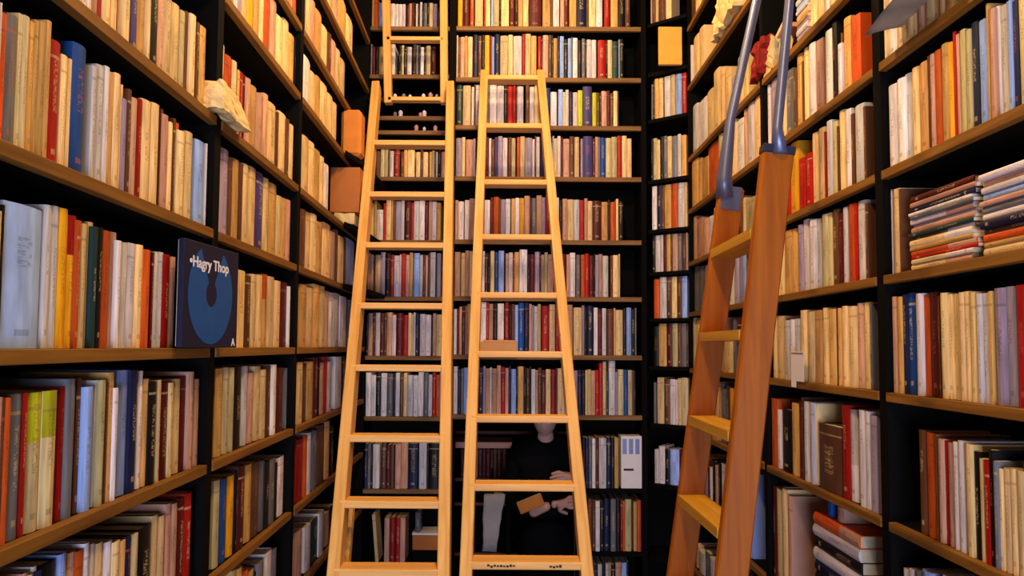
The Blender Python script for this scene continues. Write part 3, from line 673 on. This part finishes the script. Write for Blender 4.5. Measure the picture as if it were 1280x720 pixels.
# boxes in the far left corner
def bx(name, lab, cat, P, rz, w, d, h, mat, lid=None, bev=.002):
    e = empty(name, P, rz); tag(e, lab, cat); box('body', (-w / 2, w / 2, 0, d, 0, h), mat, e, bev=bev)
    if lid: box('lid', (-w / 2 - .002, w / 2 + .002, -.002, d + .002, h, h + .012), lid, e, bev=.001)
    return e
# cardboard box standing at the end of the far left case, facing the camera
z = ZL[3] + .001; p = at(430, 252, 3.35); hh = at(430, 209, 3.30).z - z
e = bx('cardboard_box', 'brown cardboard box at the far left corner above eye level', 'box', (at(432, 250, 3.32).x, 3.30, z + .062), 0, .145, .1, max(.08, hh - .062), M['card'])
bm = bmesh.new(); bbox(bm, -.05, .05, 0, .10, 0, .058); bmesh.ops.subdivide_edges(bm, edges=bm.edges[:], cuts=3, use_grid_fill=True); wobble(bm, .006, 5)
m = min(v.co.z for v in bm.verts); mx_ = max(v.co.z for v in bm.verts)
for v in bm.verts: v.co.z = (v.co.z - m) / (mx_ - m) * .0605
o = frombm(bm, 'paper_bundle', M['cream'], None, loc=(at(432, 250, 3.32).x, 3.30, z)); tag(o, 'small cream paper bundle under the brown box in the far left corner', 'bundle')
z = ZL[2] + .001; hh = at(437, 136, 3.3).z - z
e = bx('cardboard_box', 'rounded orange box at the far left corner, one shelf above the brown box', 'box', (at(438, 185, 3.3).x, 3.30, z), 0, .10, .1, max(.1, hh), M['orangecard'], bev=.015)
# yellow book facing out in the right corner
P = WC.P(.13, ZC[3] + .001, -.01); 
e = empty('cloth_bound_book', (P.x - .055, P.y - .055, ZC[3] + .001), 0); tag(e, 'yellow cloth-bound book facing out in the upper right corner', 'book')
hh = at(818, 32, 3.8).z - ZC[3]
box('cover', (-.01, .125, 0, .018, 0, hh), M['yellowcard'], e, bev=.003); box('page_block', (-.005, .12, .0185, .03, .004, hh - .005), M['page'], e)
# pale box facing out on back wall row 8
xm = WB.px2s(790, ZB[8] + .1); ww = WB.px2s(803, ZB[8] + .1) - WB.px2s(777, ZB[8] + .1); hh = WB.hit(794, 546).z - ZB[8]
e = empty('boxed_set', (xm, BY + .014, ZB[8] + .001), 0); tag(e, 'pale boxed set with a blue pattern facing out, right end of the back wall', 'box')
box('body', (-ww / 2, ww / 2, 0, .12, 0, hh), M['white'], e, bev=.002)
for k in range(3): box('blue_panel', (-ww / 2 + .008 + k * ww * .31, -ww / 2 + .008 + k * ww * .31 + ww * .2, -.001, 0, hh * .66, hh * .95), M['metal'], e)
text('GENERAL', ww * .17, (0, -.001, hh * .33), (math.pi / 2, 0, 0), M['navy'], e, 'lettering') if False else box('print_band', (-ww * .38, ww * .1, -.001, 0, hh * .34, hh * .38), M['navy'], e)
# wooden block on the ladder region shelf (row 7)
x0 = WB.px2s(600, ZB[6] + .02); x1 = WB.px2s(646, ZB[6] + .02); 
e = empty('shelf_sign', ((x0 + x1) / 2, BY - .05, ZB[6] + .001)); tag(e, 'plain tan card box lying in front of books behind the middle ladder', 'box')
box('body', (-(x1 - x0) / 2, (x1 - x0) / 2, 0, .055, 0, .07), M['tan'], e, bev=.002); box('flap', (-(x1 - x0) / 2 * .8, (x1 - x0) / 2 * .95, .02, .05, .07, .084), M['tan'], e, bev=.002)
# note card hanging on the middle right case
z = ZR[6]; P = WR.hit(997, 462, -.004); 
e = empty('note_card', (P.x, P.y, z - .02), frot(WR)); tag(e, 'white note card hanging over a shelf of the middle right bookcase', 'note')
hh = WR.hit(997, 440).z - z
bm = bmesh.new()
for (xa, xb, za, zb) in ((-.05, .055, .022, hh + .022), (-.05, -.01, 0, .022)): 
    bbox(bm, xa, xb, -.002, -.0012, za, zb)
frombm(bm, 'card', M['white'], e)
bm = bmesh.new(); bbox(bm, -.045, .05, -.0024, -.002, hh + .012, hh + .018); frombm(bm, 'clip', M['greyp'], e)
# grey sheet overhanging the top shelf of the near right case
z = ZR[3]; P = WR.hit(1140, 22, -.02)
bm = bmesh.new(); n = 10; V0 = []
for i in range(n + 1):
    for j in range(7):
        u = i / n; v = j / 6
        V0.append(bm.verts.new(((u - .5) * .26, -.06 + v * .2, .012 * math.sin(u * 3.1) + .02 * (v - .3) ** 2 - .03 * (1 - v) ** 3 * (1 - u))))
for i in range(n):
    for j in range(6): bm.faces.new((V0[i * 7 + j], V0[(i + 1) * 7 + j], V0[(i + 1) * 7 + j + 1], V0[i * 7 + j + 1]))
bmesh.ops.solidify(bm, geom=bm.faces[:], thickness=.002)
o = frombm(bm, 'paper_sheet', M['bag'], None, loc=(.99 - .02, P.y - .02, z + .065), rot=(0, 0, frot(WR)), smooth=True); tag(o, 'curled grey paper sheet jutting from the top visible shelf, near right bookcase', 'paper')
# cream wrapped bundle + red and pink things near the metal rail
z = ZR[1] + .001; s = WR.px2s(908, z + .08)
paper_sack('cloth_bundle', 'large crumpled cream bundle high on the far right bookcase', 'bundle', WR.P(s - .02, z, -.03), frot(WR), .36, .18, .24, M['cream'], 8, .2)
z = ZR[2] + .001; s = WR.px2s(952, z + .08)
e = empty('cloth_ornament', WR.P(s, z, .0), frot(WR)); tag(e, 'lumpy cream and red cloth ornament behind the ladder rails, upper right', 'ornament')
bm = bmesh.new(); bbox(bm, -.075, .075, .01, .09, 0, .13); bmesh.ops.subdivide_edges(bm, edges=bm.edges[:], cuts=5, use_grid_fill=True)
wobble(bm, .016, 9, 26); mz = min(v.co.z for v in bm.verts)
for v in bm.verts: v.co.z -= mz
frombm(bm, 'body', M['cream'], e)
bm = bmesh.new(); bbox(bm, -.07, .035, -.02, .03, .02, .15); bmesh.ops.subdivide_edges(bm, edges=bm.edges[:], cuts=5, use_grid_fill=True)
for v in bm.verts: v.co.x += (v.co.z - .08) * .5
wobble(bm, .018, 4, 30); frombm(bm, 'red_drape', M['red'], e)
e = empty('leaning_book', WR.P(s + .005, z + .150, .055), frot(WR)); tag(e, 'pink book leaning over the cream and red ornament, upper right', 'book')
o = box('cover', (-.09, .09, 0, .10, 0, .022), M['pink'], e, bev=.001, rot=(0, math.radians(-18), 0)); box('page_block', (-.087, .087, -.001, .09, .003, .019), M['page'], e, rot=(0, math.radians(-18), 0))
# dark recess things at the bottom of the left back case
z = ZA[-1] - .42 + .001; WBx = lambda px, zz=z: WB.px2s(px, zz + .1)
for k, (px, c) in enumerate(((482, 'p'), (489, 'r'), (496, 'r'), (502, 'p'))):
    e = empty('book', (WBx(px), BY + .03, z), 0); tag(e, f"{ORD[k+1]} of four red and pink books standing in the low dark recess", 'book', 'books in the low recess')
    cc = hexc(c); bm = bmesh.new(); book_geo(bm, .028, .25, .15, cc, None, 0, srgb((.85, .7, .6)), Matrix.Identity(4), page=False); link('cover', book_mesh(bm, 'cover', [M['book']]), None, e)
    bm = bmesh.new(); book_geo(bm, .028, .25, .15, cc, None, 0, cc, Matrix.Identity(4), cover=False); link('page_block', book_mesh(bm, 'page_block', [M['page']]), None, e)
e = empty('book', (WBx(470), BY + .03, z), 0); e.rotation_euler = (0, math.radians(-5), 0); tag(e, 'slim cream book leaning alone in the low dark recess', 'book')
bm = bmesh.new(); book_geo(bm, .018, .27, .14, hexc('c'), None, 0, hexc('s'), Matrix.Identity(4), page=False); link('cover', book_mesh(bm, 'cover', [M['book']]), None, e)
bm = bmesh.new(); book_geo(bm, .018, .27, .14, hexc('c'), None, 0, hexc('s'), Matrix.Identity(4), cover=False); link('page_block', book_mesh(bm, 'page_block', [M['page']]), None, e)
bx('storage_box', 'dark lower box under the tan carton in the low recess', 'box', (WBx(534), BY + .02, z), 0, .17, .14, .07, M['black'])
bx('carton', 'tan carton stacked in the low recess behind the left ladder', 'box', (WBx(534), BY + .02, z + .0715), 0, .175, .14, .085, M['card'], M['white'])
e = empty('book', (WBx(521), BY + .03, z + .171), 0); tag(e, 'small grey book standing on the tan carton in the low recess', 'book')
bm = bmesh.new(); book_geo(bm, .03, .11, .1, hexc('g'), None, 0, hexc('w'), Matrix.Identity(4), page=False); link('cover', book_mesh(bm, 'cover', [M['book']]), None, e)
bm = bmesh.new(); book_geo(bm, .03, .11, .1, hexc('g'), None, 0, hexc('w'), Matrix.Identity(4), cover=False); link('page_block', book_mesh(bm, 'page_block', [M['page']]), None, e)
# knick-knacks on the little reddish shelves
rr = random.Random(4)
def ornament(k, x, zz, h, mat, lab):
    bm = bmesh.new(); prof = [(0, .0), (.9, .0), (1, .15), (.6, .45), (.85, .65), (.5, .9), (0, 1)]
    prev = None
    r = h * .34
    for (q, u) in prof:
        ring = [bm.verts.new((r * max(q, .02) * math.cos(a * math.pi / 5), r * max(q, .02) * math.sin(a * math.pi / 5), h * u)) for a in range(10)]
        if prev:
            for i in range(10): bm.faces.new((prev[i], prev[(i + 1) % 10], ring[(i + 1) % 10], ring[i]))
        prev = ring
    o = frombm(bm, 'ornament', mat, None, loc=(x, BY + .05, zz + .001), smooth=True); tag(o, lab, 'ornament', 'ornaments on the small reddish shelves')
pos = {2: [492, 503, 511, 528, 537, 545], 3: [492, 499, 524, 529], 4: [519, 529, 543]}
for r_, ps in pos.items():
    gp = (ZA[r_ - 1] - ZA[r_] - TH)
    for k, px in enumerate(ps):
        m, mn = rr.choice([(M['white'], 'white'), (M['pink'], 'pink'), (M['greyp'], 'grey')]); nm = {2: 'upper', 3: 'middle', 4: 'lower'}[r_]
        ornament(k, WB.px2s(px, ZA[r_] + .02), ZA[r_], min(gp * .85, rr.uniform(.035, .055)), m, f"{mn} ornament, {ORD[k+1]} from the left on the {nm} small reddish shelf")
# reddish lips in front of those small shelves belong to the case
# ---------------------------------------------------------------- ladders
def ladder(label, TL, TR, BL, BR, Yt, Yb, ytop, ybot, rungs, rw=.043, rd=.08, tw=.026, td=.085, tofloor=True, mat='ladder', group='pine ladders leaning on the back wall', tmat='tread'):
    P = dict(tl=at(TL, ytop, Yt), tr=at(TR, ytop, Yt), bl=at(BL, ybot, Yb), br=at(BR, ybot, Yb))
    n = (P['tr'] - P['tl']).cross(P['bl'] - P['tl']).normalized()
    if n.y > 0: n = -n
    if tofloor:
        for s_ in 'lr':
            t_, b_ = P['t' + s_], P['b' + s_]; k = (t_.z - .002) / (t_.z - b_.z); P['f' + s_] = t_ + (b_ - t_) * k
    else: P['fl'], P['fr'] = P['bl'], P['br']
    base = (P['fl'] + P['fr']) / 2; e = empty('ladder', base); tag(e, label, 'ladder', group)
    off = -base
    for s_, sg in (('l', 1), ('r', -1)):
        bm = bmesh.new(); sh = Vector((sg * rw / 2, 0, 0))
        a_, b_ = P['f' + s_] + off + sh, P['t' + s_] + off + sh
        beam(bm, a_, b_, rw, rd, n); 
        o = frombm(bm, 'rail', M[mat], None); 
        # local frame along Z for the grain
        d = (b_ - a_); q = d.to_track_quat('Z', 'Y'); o.data.transform((Matrix.Translation(a_) @ q.to_matrix().to_4x4()).inverted()); o.location = a_; o.rotation_mode = 'QUATERNION'; o.rotation_quaternion = q; o.parent = e
    yr = sorted(rungs)
    def at_plane(px, py):
        r = ray(px, py); return CAMP + r * ((P['tl'] - CAMP).dot(n) / r.dot(n))
    xm = lambda y: 0
    zs = []
    for y in yr: zs.append(at_plane((TL + TR) / 2 + ((BL + BR) / 2 - (TL + TR) / 2) * (y - ytop) / (ybot - ytop), y).z)
    if tofloor:
        st = zs[-2] - zs[-1]; z = zs[-1] - st
        while z > .12: zs.append(z); z -= st
    for z in zs:
        k = (P['tl'].z - z) / (P['tl'].z - P['fl'].z); a_ = P['tl'].lerp(P['fl'], k); b_ = P['tr'].lerp(P['fr'], k)
        yc = (a_.y + b_.y) / 2; bm = bmesh.new(); bbox(bm, a_.x + rw * .5, b_.x - rw * .5, -td / 2, td / 2, -tw / 2, tw / 2, .003)
        frombm(bm, 'tread', M[tmat], e, loc=Vector((0, yc, z)) + Vector((off.x, off.y, off.z)))
    return e, P, n
E1, P1_, n1 = ladder('left pine ladder leaning on the back wall, evenly wide', 466, 568, 411, 563, 3.80, 2.40, 108, 722, [181, 245, 308, 383, 460, 547, 628, 712])
E2, P2_, n2 = ladder('middle pine ladder tapering towards its top, in front of the person', 601, 680, 575, 741, 3.83, 2.40, 94, 722, [100, 160, 230, 298, 370, 443, 523, 607, 703])
E3, P3_, n3 = ladder('short upper pine ladder hanging above the left pine ladder', 477, 559, 481, 560, 3.84, 3.84, -60, 130, [-24, 50, 125], .042, .05, .022, .05, False)
bm = bmesh.new(); qa = at(438, 626, 2.74) - E1.location; qb = at(431, 712, 2.50) - E1.location
beam(bm, qb, qa, .034, .03, (0, -1, 0)); frombm(bm, 'brace', M['ladder'], E1)
# worn lettering on the bottom tread in view of the middle ladder: dark pen marks
z703 = None
for o in E2.children:
    if o.name.startswith('tread'):
        zz = o.location.z + E2.location.z; 
        q = proj((E2.location.x, o.location.y + E2.location.y, zz))
        if abs(q[1] - 703) < 8: z703 = o
if z703:
    bm = bmesh.new(); rr = random.Random(2)
    for x0_, n_ in ((-.135, 9), (.08, 4)):
        for i in range(n_):
            x = x0_ + i * .011; bbox(bm, x, x + .009, -.0435, -.0425, rr.uniform(-.006, -.001), rr.uniform(.001, .006))
    o = frombm(bm, 'pen_marks', M['hair'], z703)
    me = z703.data; cx = sum(v.co.x for v in me.vertices) / len(me.vertices); o.location = (cx, 0, 0)
# brown library ladder on the right
YN, YF = 1.67, 2.07
nt, nb = at(972, 185, YN), at(914, 720, YN); ft, fb = at(914, 236, YF), at(850, 720, YF)
def ext(t_, b_): return t_ + (b_ - t_) * ((t_.z - .002) / (t_.z - b_.z))
nf, ff = ext(nt, nb), ext(ft, fb)
# both rails share one lean
e = empty('library_ladder', ((nf.x + ff.x) / 2, (YN + YF) / 2, 0)); tag(e, 'brown varnished library ladder with metal top rails leaning towards the right bookcases', 'ladder')
O = -e.location
for t_, f_ in ((nt, nf), (ft, ff)):
    bm = bmesh.new(); beam(bm, f_ + O, t_ + O, .076, .03, (0, -1, 0), .004); frombm(bm, 'rail', M['brown'], e)
def onl(t_, f_, z): return t_.lerp(f_, (t_.z - z) / (t_.z - f_.z))
zz = [at(912, 306, 1.87).z, at(905, 420, 1.87).z, at(897, 534, 1.87).z, at(880, 643, 1.87).z]
st = (zz[0] - zz[3]) / 3
z = zz[3] - st
while z > .1: zz.append(z); z -= st
for z in zz:
    a_ = onl(nt, nf, z); b_ = onl(ft, ff, z)
    bm = bmesh.new(); hw = .041
    prism(bm, [(a_.x - hw + O.x, YN + .014 + O.y), (a_.x + hw + O.x, YN + .014 + O.y), (b_.x + hw + O.x, YF - .014 + O.y), (b_.x - hw + O.x, YF - .014 + O.y)], z - .013, z + .013)
    frombm(bm, 'tread', M['browntread'], e)['label'] = 'yellowish tread'
# metal rods, bands
def off_(p): return p + O
n_up = (nt - nf).normalized()
r1 = at(987, 0, YN); r2 = r1 + (r1 - nt) * 1.0
bm = bmesh.new(); tube(bm, [off_(nt + Vector((.0, -.012, -.02))), off_(nt + Vector((.0, 0, .05))), off_(r1), off_(r2)], [.020, .0125, .0115, .0115], 12); frombm(bm, 'metal_rod', M['metal'], e, smooth=True)
m1_ = at(913, 150, YF); m2_ = at(946, 0, YF); m0 = at(905, 236, YF)
bm = bmesh.new(); tube(bm, [off_(ft + Vector((-.02, 0, -.03))), off_(m0 + Vector((0, 0, .03))), off_(m1_), off_(m2_), off_(m2_ + (m2_ - m1_))], [.028, .024, .015, .014, .0135], 12); frombm(bm, 'metal_rod', M['metal'], e, smooth=True)
bm = bmesh.new(); beam(bm, off_(nt) - n_up * .018, off_(nt) + n_up * .004, .080, .034, (0, -1, 0), .002); frombm(bm, 'end_cap', M['navyband'], e)
f_up = (ft - ff).normalized()
bm = bmesh.new(); beam(bm, off_(ft) - f_up * .07, off_(ft) + f_up * .004, .06, .034, (0, -1, 0), .002); frombm(bm, 'end_cap', M['metal'], e)
# ---------------------------------------------------------------- beyond the passage
e = bookcase(Wall((0, 4.86), (1, 0), (0, -1)), -.42, .62, [.3, .65, 1.0, 1.17, 1.50, 1.8], 'dark bookcase in the room behind the person', M['redwood'], .02, name='bookcase')
rr = random.Random(3)
x = -.36; k = 0
while x < .18:
    wb = rr.uniform(.022, .04); c = rr.choice('mrmrskmp'); k += 1
    eb = empty('book', (x + wb / 2, 4.875, 1.171), 0); tag(eb, f"{ORD[k]} dark red book from the left on the shelf behind the person", 'book', 'books behind the person')
    cc = hexc(c); bm = bmesh.new(); book_geo(bm, wb * .96, rr.uniform(.18, .23), .15, cc, None, 0, srgb((.7, .5, .4)), Matrix.Identity(4), page=False); link('cover', book_mesh(bm, 'cover', [M['book']]), None, eb)
    x += wb
x0 = at(560, 553, 4.5).x; x1 = at(640, 553, 4.5).x; zb_ = at(600, 553, 4.5).z
e = empty('table', ((x0 + x1) / 2, 4.5, 0)); tag(e, 'pale pink-topped narrow counter in the room behind, left of the person', 'counter')
box('top', (-(x1 - x0) / 2, (x1 - x0) / 2, -.12, .12, zb_ - .02, zb_ + .018), M['pink'], e, bev=.003)
for sx in (-1, 1): box('leg', (sx * ((x1 - x0) / 2 - .02) - .015, sx * ((x1 - x0) / 2 - .02) + .015, -.1, .1, 0, zb_ - .02), M['black'], e)
# ---------------------------------------------------------------- person
PYY = 4.28
pc = at(682, 545, PYY); PXC = pc.x
e = empty('person', (PXC, PYY, 0)); tag(e, 'person in black clothes standing in the passage, holding an orange-brown book', 'person')
def skin(name, verts, edges, radii, mat, parent, sub=2, root=0):
    me = bpy.data.meshes.new(name); me.from_pydata(verts, edges, []); me.materials.append(mat)
    o = bpy.data.objects.new(name, me); COL.objects.link(o); o.parent = parent
    md = o.modifiers.new('skin', 'SKIN'); md.use_smooth_shade = True
    for i, sv in enumerate(me.skin_vertices[0].data):
        r = radii[i]; sv.radius = r if isinstance(r, tuple) else (r, r); sv.use_root = (i == root)
    s_ = o.modifiers.new('sub', 'SUBSURF'); s_.levels = sub; s_.render_levels = sub
    return o
# hands (world px) -> local
H1 = at(700, 630, PYY - .27) - Vector((PXC, PYY, 0)); H2 = at(705, 594, PYY - .22) - Vector((PXC, PYY, 0))
# clothes: one continuous black garment body (torso + sleeves), trousers
tv = [(0, 0, 1.02), (0, 0, 1.15), (0, -.005, 1.30), (0, 0, 1.43), (0, -.005, 1.55),
      (-.17, .01, 1.42), (-.235, .0, 1.17), (-.10, -.19, 1.11),
      (.17, .01, 1.42), (.245, -.02, 1.20), (.205, -.15, 1.27)]
skin('jumper', tv, [(0, 1), (1, 2), (2, 3), (3, 4), (3, 5), (5, 6), (6, 7), (3, 8), (8, 9), (9, 10)],
     [(.17, .12), (.165, .115), (.18, .12), (.14, .10), (.078, .072), (.078, .078), (.058, .058), (.042, .042), (.078, .078), (.056, .056), (.042, .042)], M['blackcloth'], e)
skin('trousers', [(0, 0, 1.05), (0, 0, .93), (-.09, 0, .80), (-.10, -.01, .48), (-.10, .02, .10), (.09, 0, .80), (.10, -.01, .48), (.10, .02, .10)],
     [(0, 1), (1, 2), (2, 3), (3, 4), (1, 5), (5, 6), (6, 7)], [(.155, .115), (.165, .12), (.095, .095), (.07, .07), (.055, .055), (.095, .095), (.07, .07), (.055, .055)], M['blackcloth'], e)
for sx in (-1, 1):
    bm = bmesh.new(); bmesh.ops.create_icosphere(bm, subdivisions=3, radius=1)
    for v in bm.verts:
        v.co = Vector((v.co.x * .048 + sx * .10, v.co.y * .13 - .05, max(v.co.z * .06 + .04, .002)))
    frombm(bm, 'shoe', M['shade'], e, smooth=True)
# neck and head, looking down
bm = bmesh.new(); bmesh.ops.create_uvsphere(bm, u_segments=32, v_segments=24, radius=1)
for v in bm.verts:
    x, y, z = v.co; k = 1 - .28 * max(0, -z) ** 1.5
    v.co = Vector((x * .075 * k, y * .095 * (1 - .12 * max(0, -z)), z * .118))
    if y < -.6 and abs(x) < .35:
        v.co.y -= .016 * math.exp(-((x / .16) ** 2)) * math.exp(-(((z + .12) / .22) ** 2))   # nose
        v.co.y -= .006 * math.exp(-((x / .3) ** 2)) * math.exp(-(((z + .45) / .08) ** 2))    # lips
        v.co.y += .006 * math.exp(-(((abs(x) - .32) / .14) ** 2)) * math.exp(-(((z - .08) / .12) ** 2))
    if y < -.3 and z < -.75: v.co.y -= .008
hd = frombm(bm, 'head', M['skin'], e, loc=(-.005, -.035, 1.655), smooth=True); hd.rotation_euler = (math.radians(18), 0, math.radians(-8))
bm = bmesh.new(); bmesh.ops.create_uvsphere(bm, u_segments=28, v_segments=20, radius=1)
for v in bm.verts:
    x, y, z = v.co; v.co = Vector((x * .084, y * .104 + .014, z * .115 + .018))
    if y < -.1 and z < .38: v.co = Vector((v.co.x * .8, -.02, v.co.z))
frombm(bm, 'hair', M['hair'], hd, smooth=True)
for sx in (-1, 1):
    bm = bmesh.new(); bmesh.ops.create_icosphere(bm, subdivisions=2, radius=.011); frombm(bm, 'eye', M['eye'], hd, loc=(sx * .028, -.079, .01), smooth=True)
    bm = bmesh.new(); bmesh.ops.create_icosphere(bm, subdivisions=2, radius=1)
    for v in bm.verts: v.co = Vector((v.co.x * .008, v.co.y * .018, v.co.z * .03))
    frombm(bm, 'ear', M['skin'], hd, loc=(sx * .076, .005, -.005), smooth=True)
skin('neck', [(0, .01, 1.44), (0, -.005, 1.52), (-.003, -.02, 1.60)], [(0, 1), (1, 2)], [.065, .056, .055], M['skin'], e)
def hand(parent, name, wrist, palm_c, fdir, pdir, side, curl):
    """five fingers: skinned tree rooted at the wrist. fdir finger direction, pdir palm normal"""
    f = Vector(fdir).normalized(); p = Vector(pdir); p = (p - f * p.dot(f)).normalized(); s_ = f.cross(p) * side
    V = [Vector(wrist), Vector(palm_c)]; E = [(0, 1)]; Rr_ = [.027, (.036, .020)]
    for k, (off, ln) in enumerate(((-.030, .068), (-.010, .078), (.011, .073), (.030, .056))):
        kn = V[1] + f * .042 + s_ * off; V.append(kn); E.append((1, len(V) - 1)); Rr_.append(.0115)
        d = f; q = kn
        for j in range(3):
            d = (d * math.cos(curl) + p * math.sin(curl)).normalized(); pp = p; q = q + d * ln * (.45, .32, .23)[j]
            V.append(q); E.append((len(V) - 2, len(V) - 1)); Rr_.append((.0098, .009, .008)[j])
            p2 = (p - d * p.dot(d)); 
    q = V[1] - f * .02 - s_ * .038; V.append(q); E.append((1, len(V) - 1)); Rr_.append(.014)
    for j in range(2):
        q = q + (f * .7 - s_ * .35 + p * .6).normalized() * .03; V.append(q); E.append((len(V) - 2, len(V) - 1)); Rr_.append(.011 - .0015 * j)
    return skin(name, [tuple(v) for v in V], E, Rr_, M['skin'], parent)
skin('forearm', [(.215, -.14, 1.265), (.165, -.21, H2.z - .01)], [(0, 1)], [.036, .028], M['skin'], e)
hand(e, 'hand', (.165, -.21, H2.z - .01), (.115, -.235, H2.z), (-.9, -.35, -.1), (0, 1, -.35), -1, .6)
skin('forearm', [(-.10, -.19, 1.11), (-.03, -.235, H1.z - .03), (.02, -.25, H1.z - .01)], [(0, 1), (1, 2)], [.036, .032, .028], M['skin'], e)
hand(e, 'hand', (.02, -.25, H1.z - .01), (.085, -.262, H1.z + .002), (1, -.1, .15), (0, 1, -.35), 1, .5)
c_ = at(664, 627, PYY - .31)
bk = empty('held_book', (c_.x, PYY - .31, c_.z - .02)); tag(bk, "small orange-brown book held in the standing person's hands", 'book')
bk.rotation_euler = (0, math.radians(-22), 0)
box('cover', (-.075, .075, 0, .018, -.028, .042), M['orangecard'], bk, bev=.002); box('page_block', (-.07, .07, .003, .015, .0425, .0435), M['page'], bk)
# pale bag hanging at the left
b0 = at(612, 690, PYY - .02)
bg = empty('tote_bag', (b0.x, PYY - .05, b0.z + .02)); tag(bg, 'pale grey canvas bag hanging beside the person in black', 'bag')
bm = bmesh.new(); bbox(bm, -.065, .065, -.04, .04, 0, .34); bmesh.ops.subdivide_edges(bm, edges=bm.edges[:], cuts=6, use_grid_fill=True)
for v in bm.verts:
    k = v.co.z / .34; v.co.x = v.co.x * (1 - .35 * (1 - k)) + .03 * k; v.co.y *= 1 - .5 * k
wobble(bm, .012, 6, 14); frombm(bm, 'body', M['bag'], bg, smooth=True)
bm = bmesh.new(); tube(bm, [(.02, 0, .33), (.01, .03, .42), (.01, .12, .47)], .006, 8); frombm(bm, 'strap', M['blackcloth'], bg, smooth=True)
# ---------------------------------------------------------------- assumed pendant lamps, out of view
for i, (x, y, z, p) in enumerate(LAMPS):
    pl = empty('assumed_pendant_lamp', (x, y, z)); tag(pl, ['assumed pendant lamp nearest the camera, above the aisle', 'assumed pendant lamp over the middle of the aisle', 'assumed pendant lamp near the back wall'][i], 'lamp', 'assumed pendant lamps above the aisle')
    bm = bmesh.new(); tube(bm, [(0, 0, .10), (0, 0, CZ - z)], .004, 8); frombm(bm, 'cord', M['shade'], pl)
    bm = bmesh.new(); prev = None
    for r_, zz in ((.02, .12), (.03, .11), (.05, .10)):
        ring = [bm.verts.new((r_ * math.cos(a * math.pi / 12), r_ * math.sin(a * math.pi / 12), zz)) for a in range(24)]
        if prev:
            for k in range(24): bm.faces.new((prev[k], prev[(k + 1) % 24], ring[(k + 1) % 24], ring[k]))
        prev = ring
    bmesh.ops.solidify(bm, geom=bm.faces[:], thickness=.002); frombm(bm, 'lamp_shade', M['shade'], pl, smooth=True)
print('objects', len(bpy.data.objects))
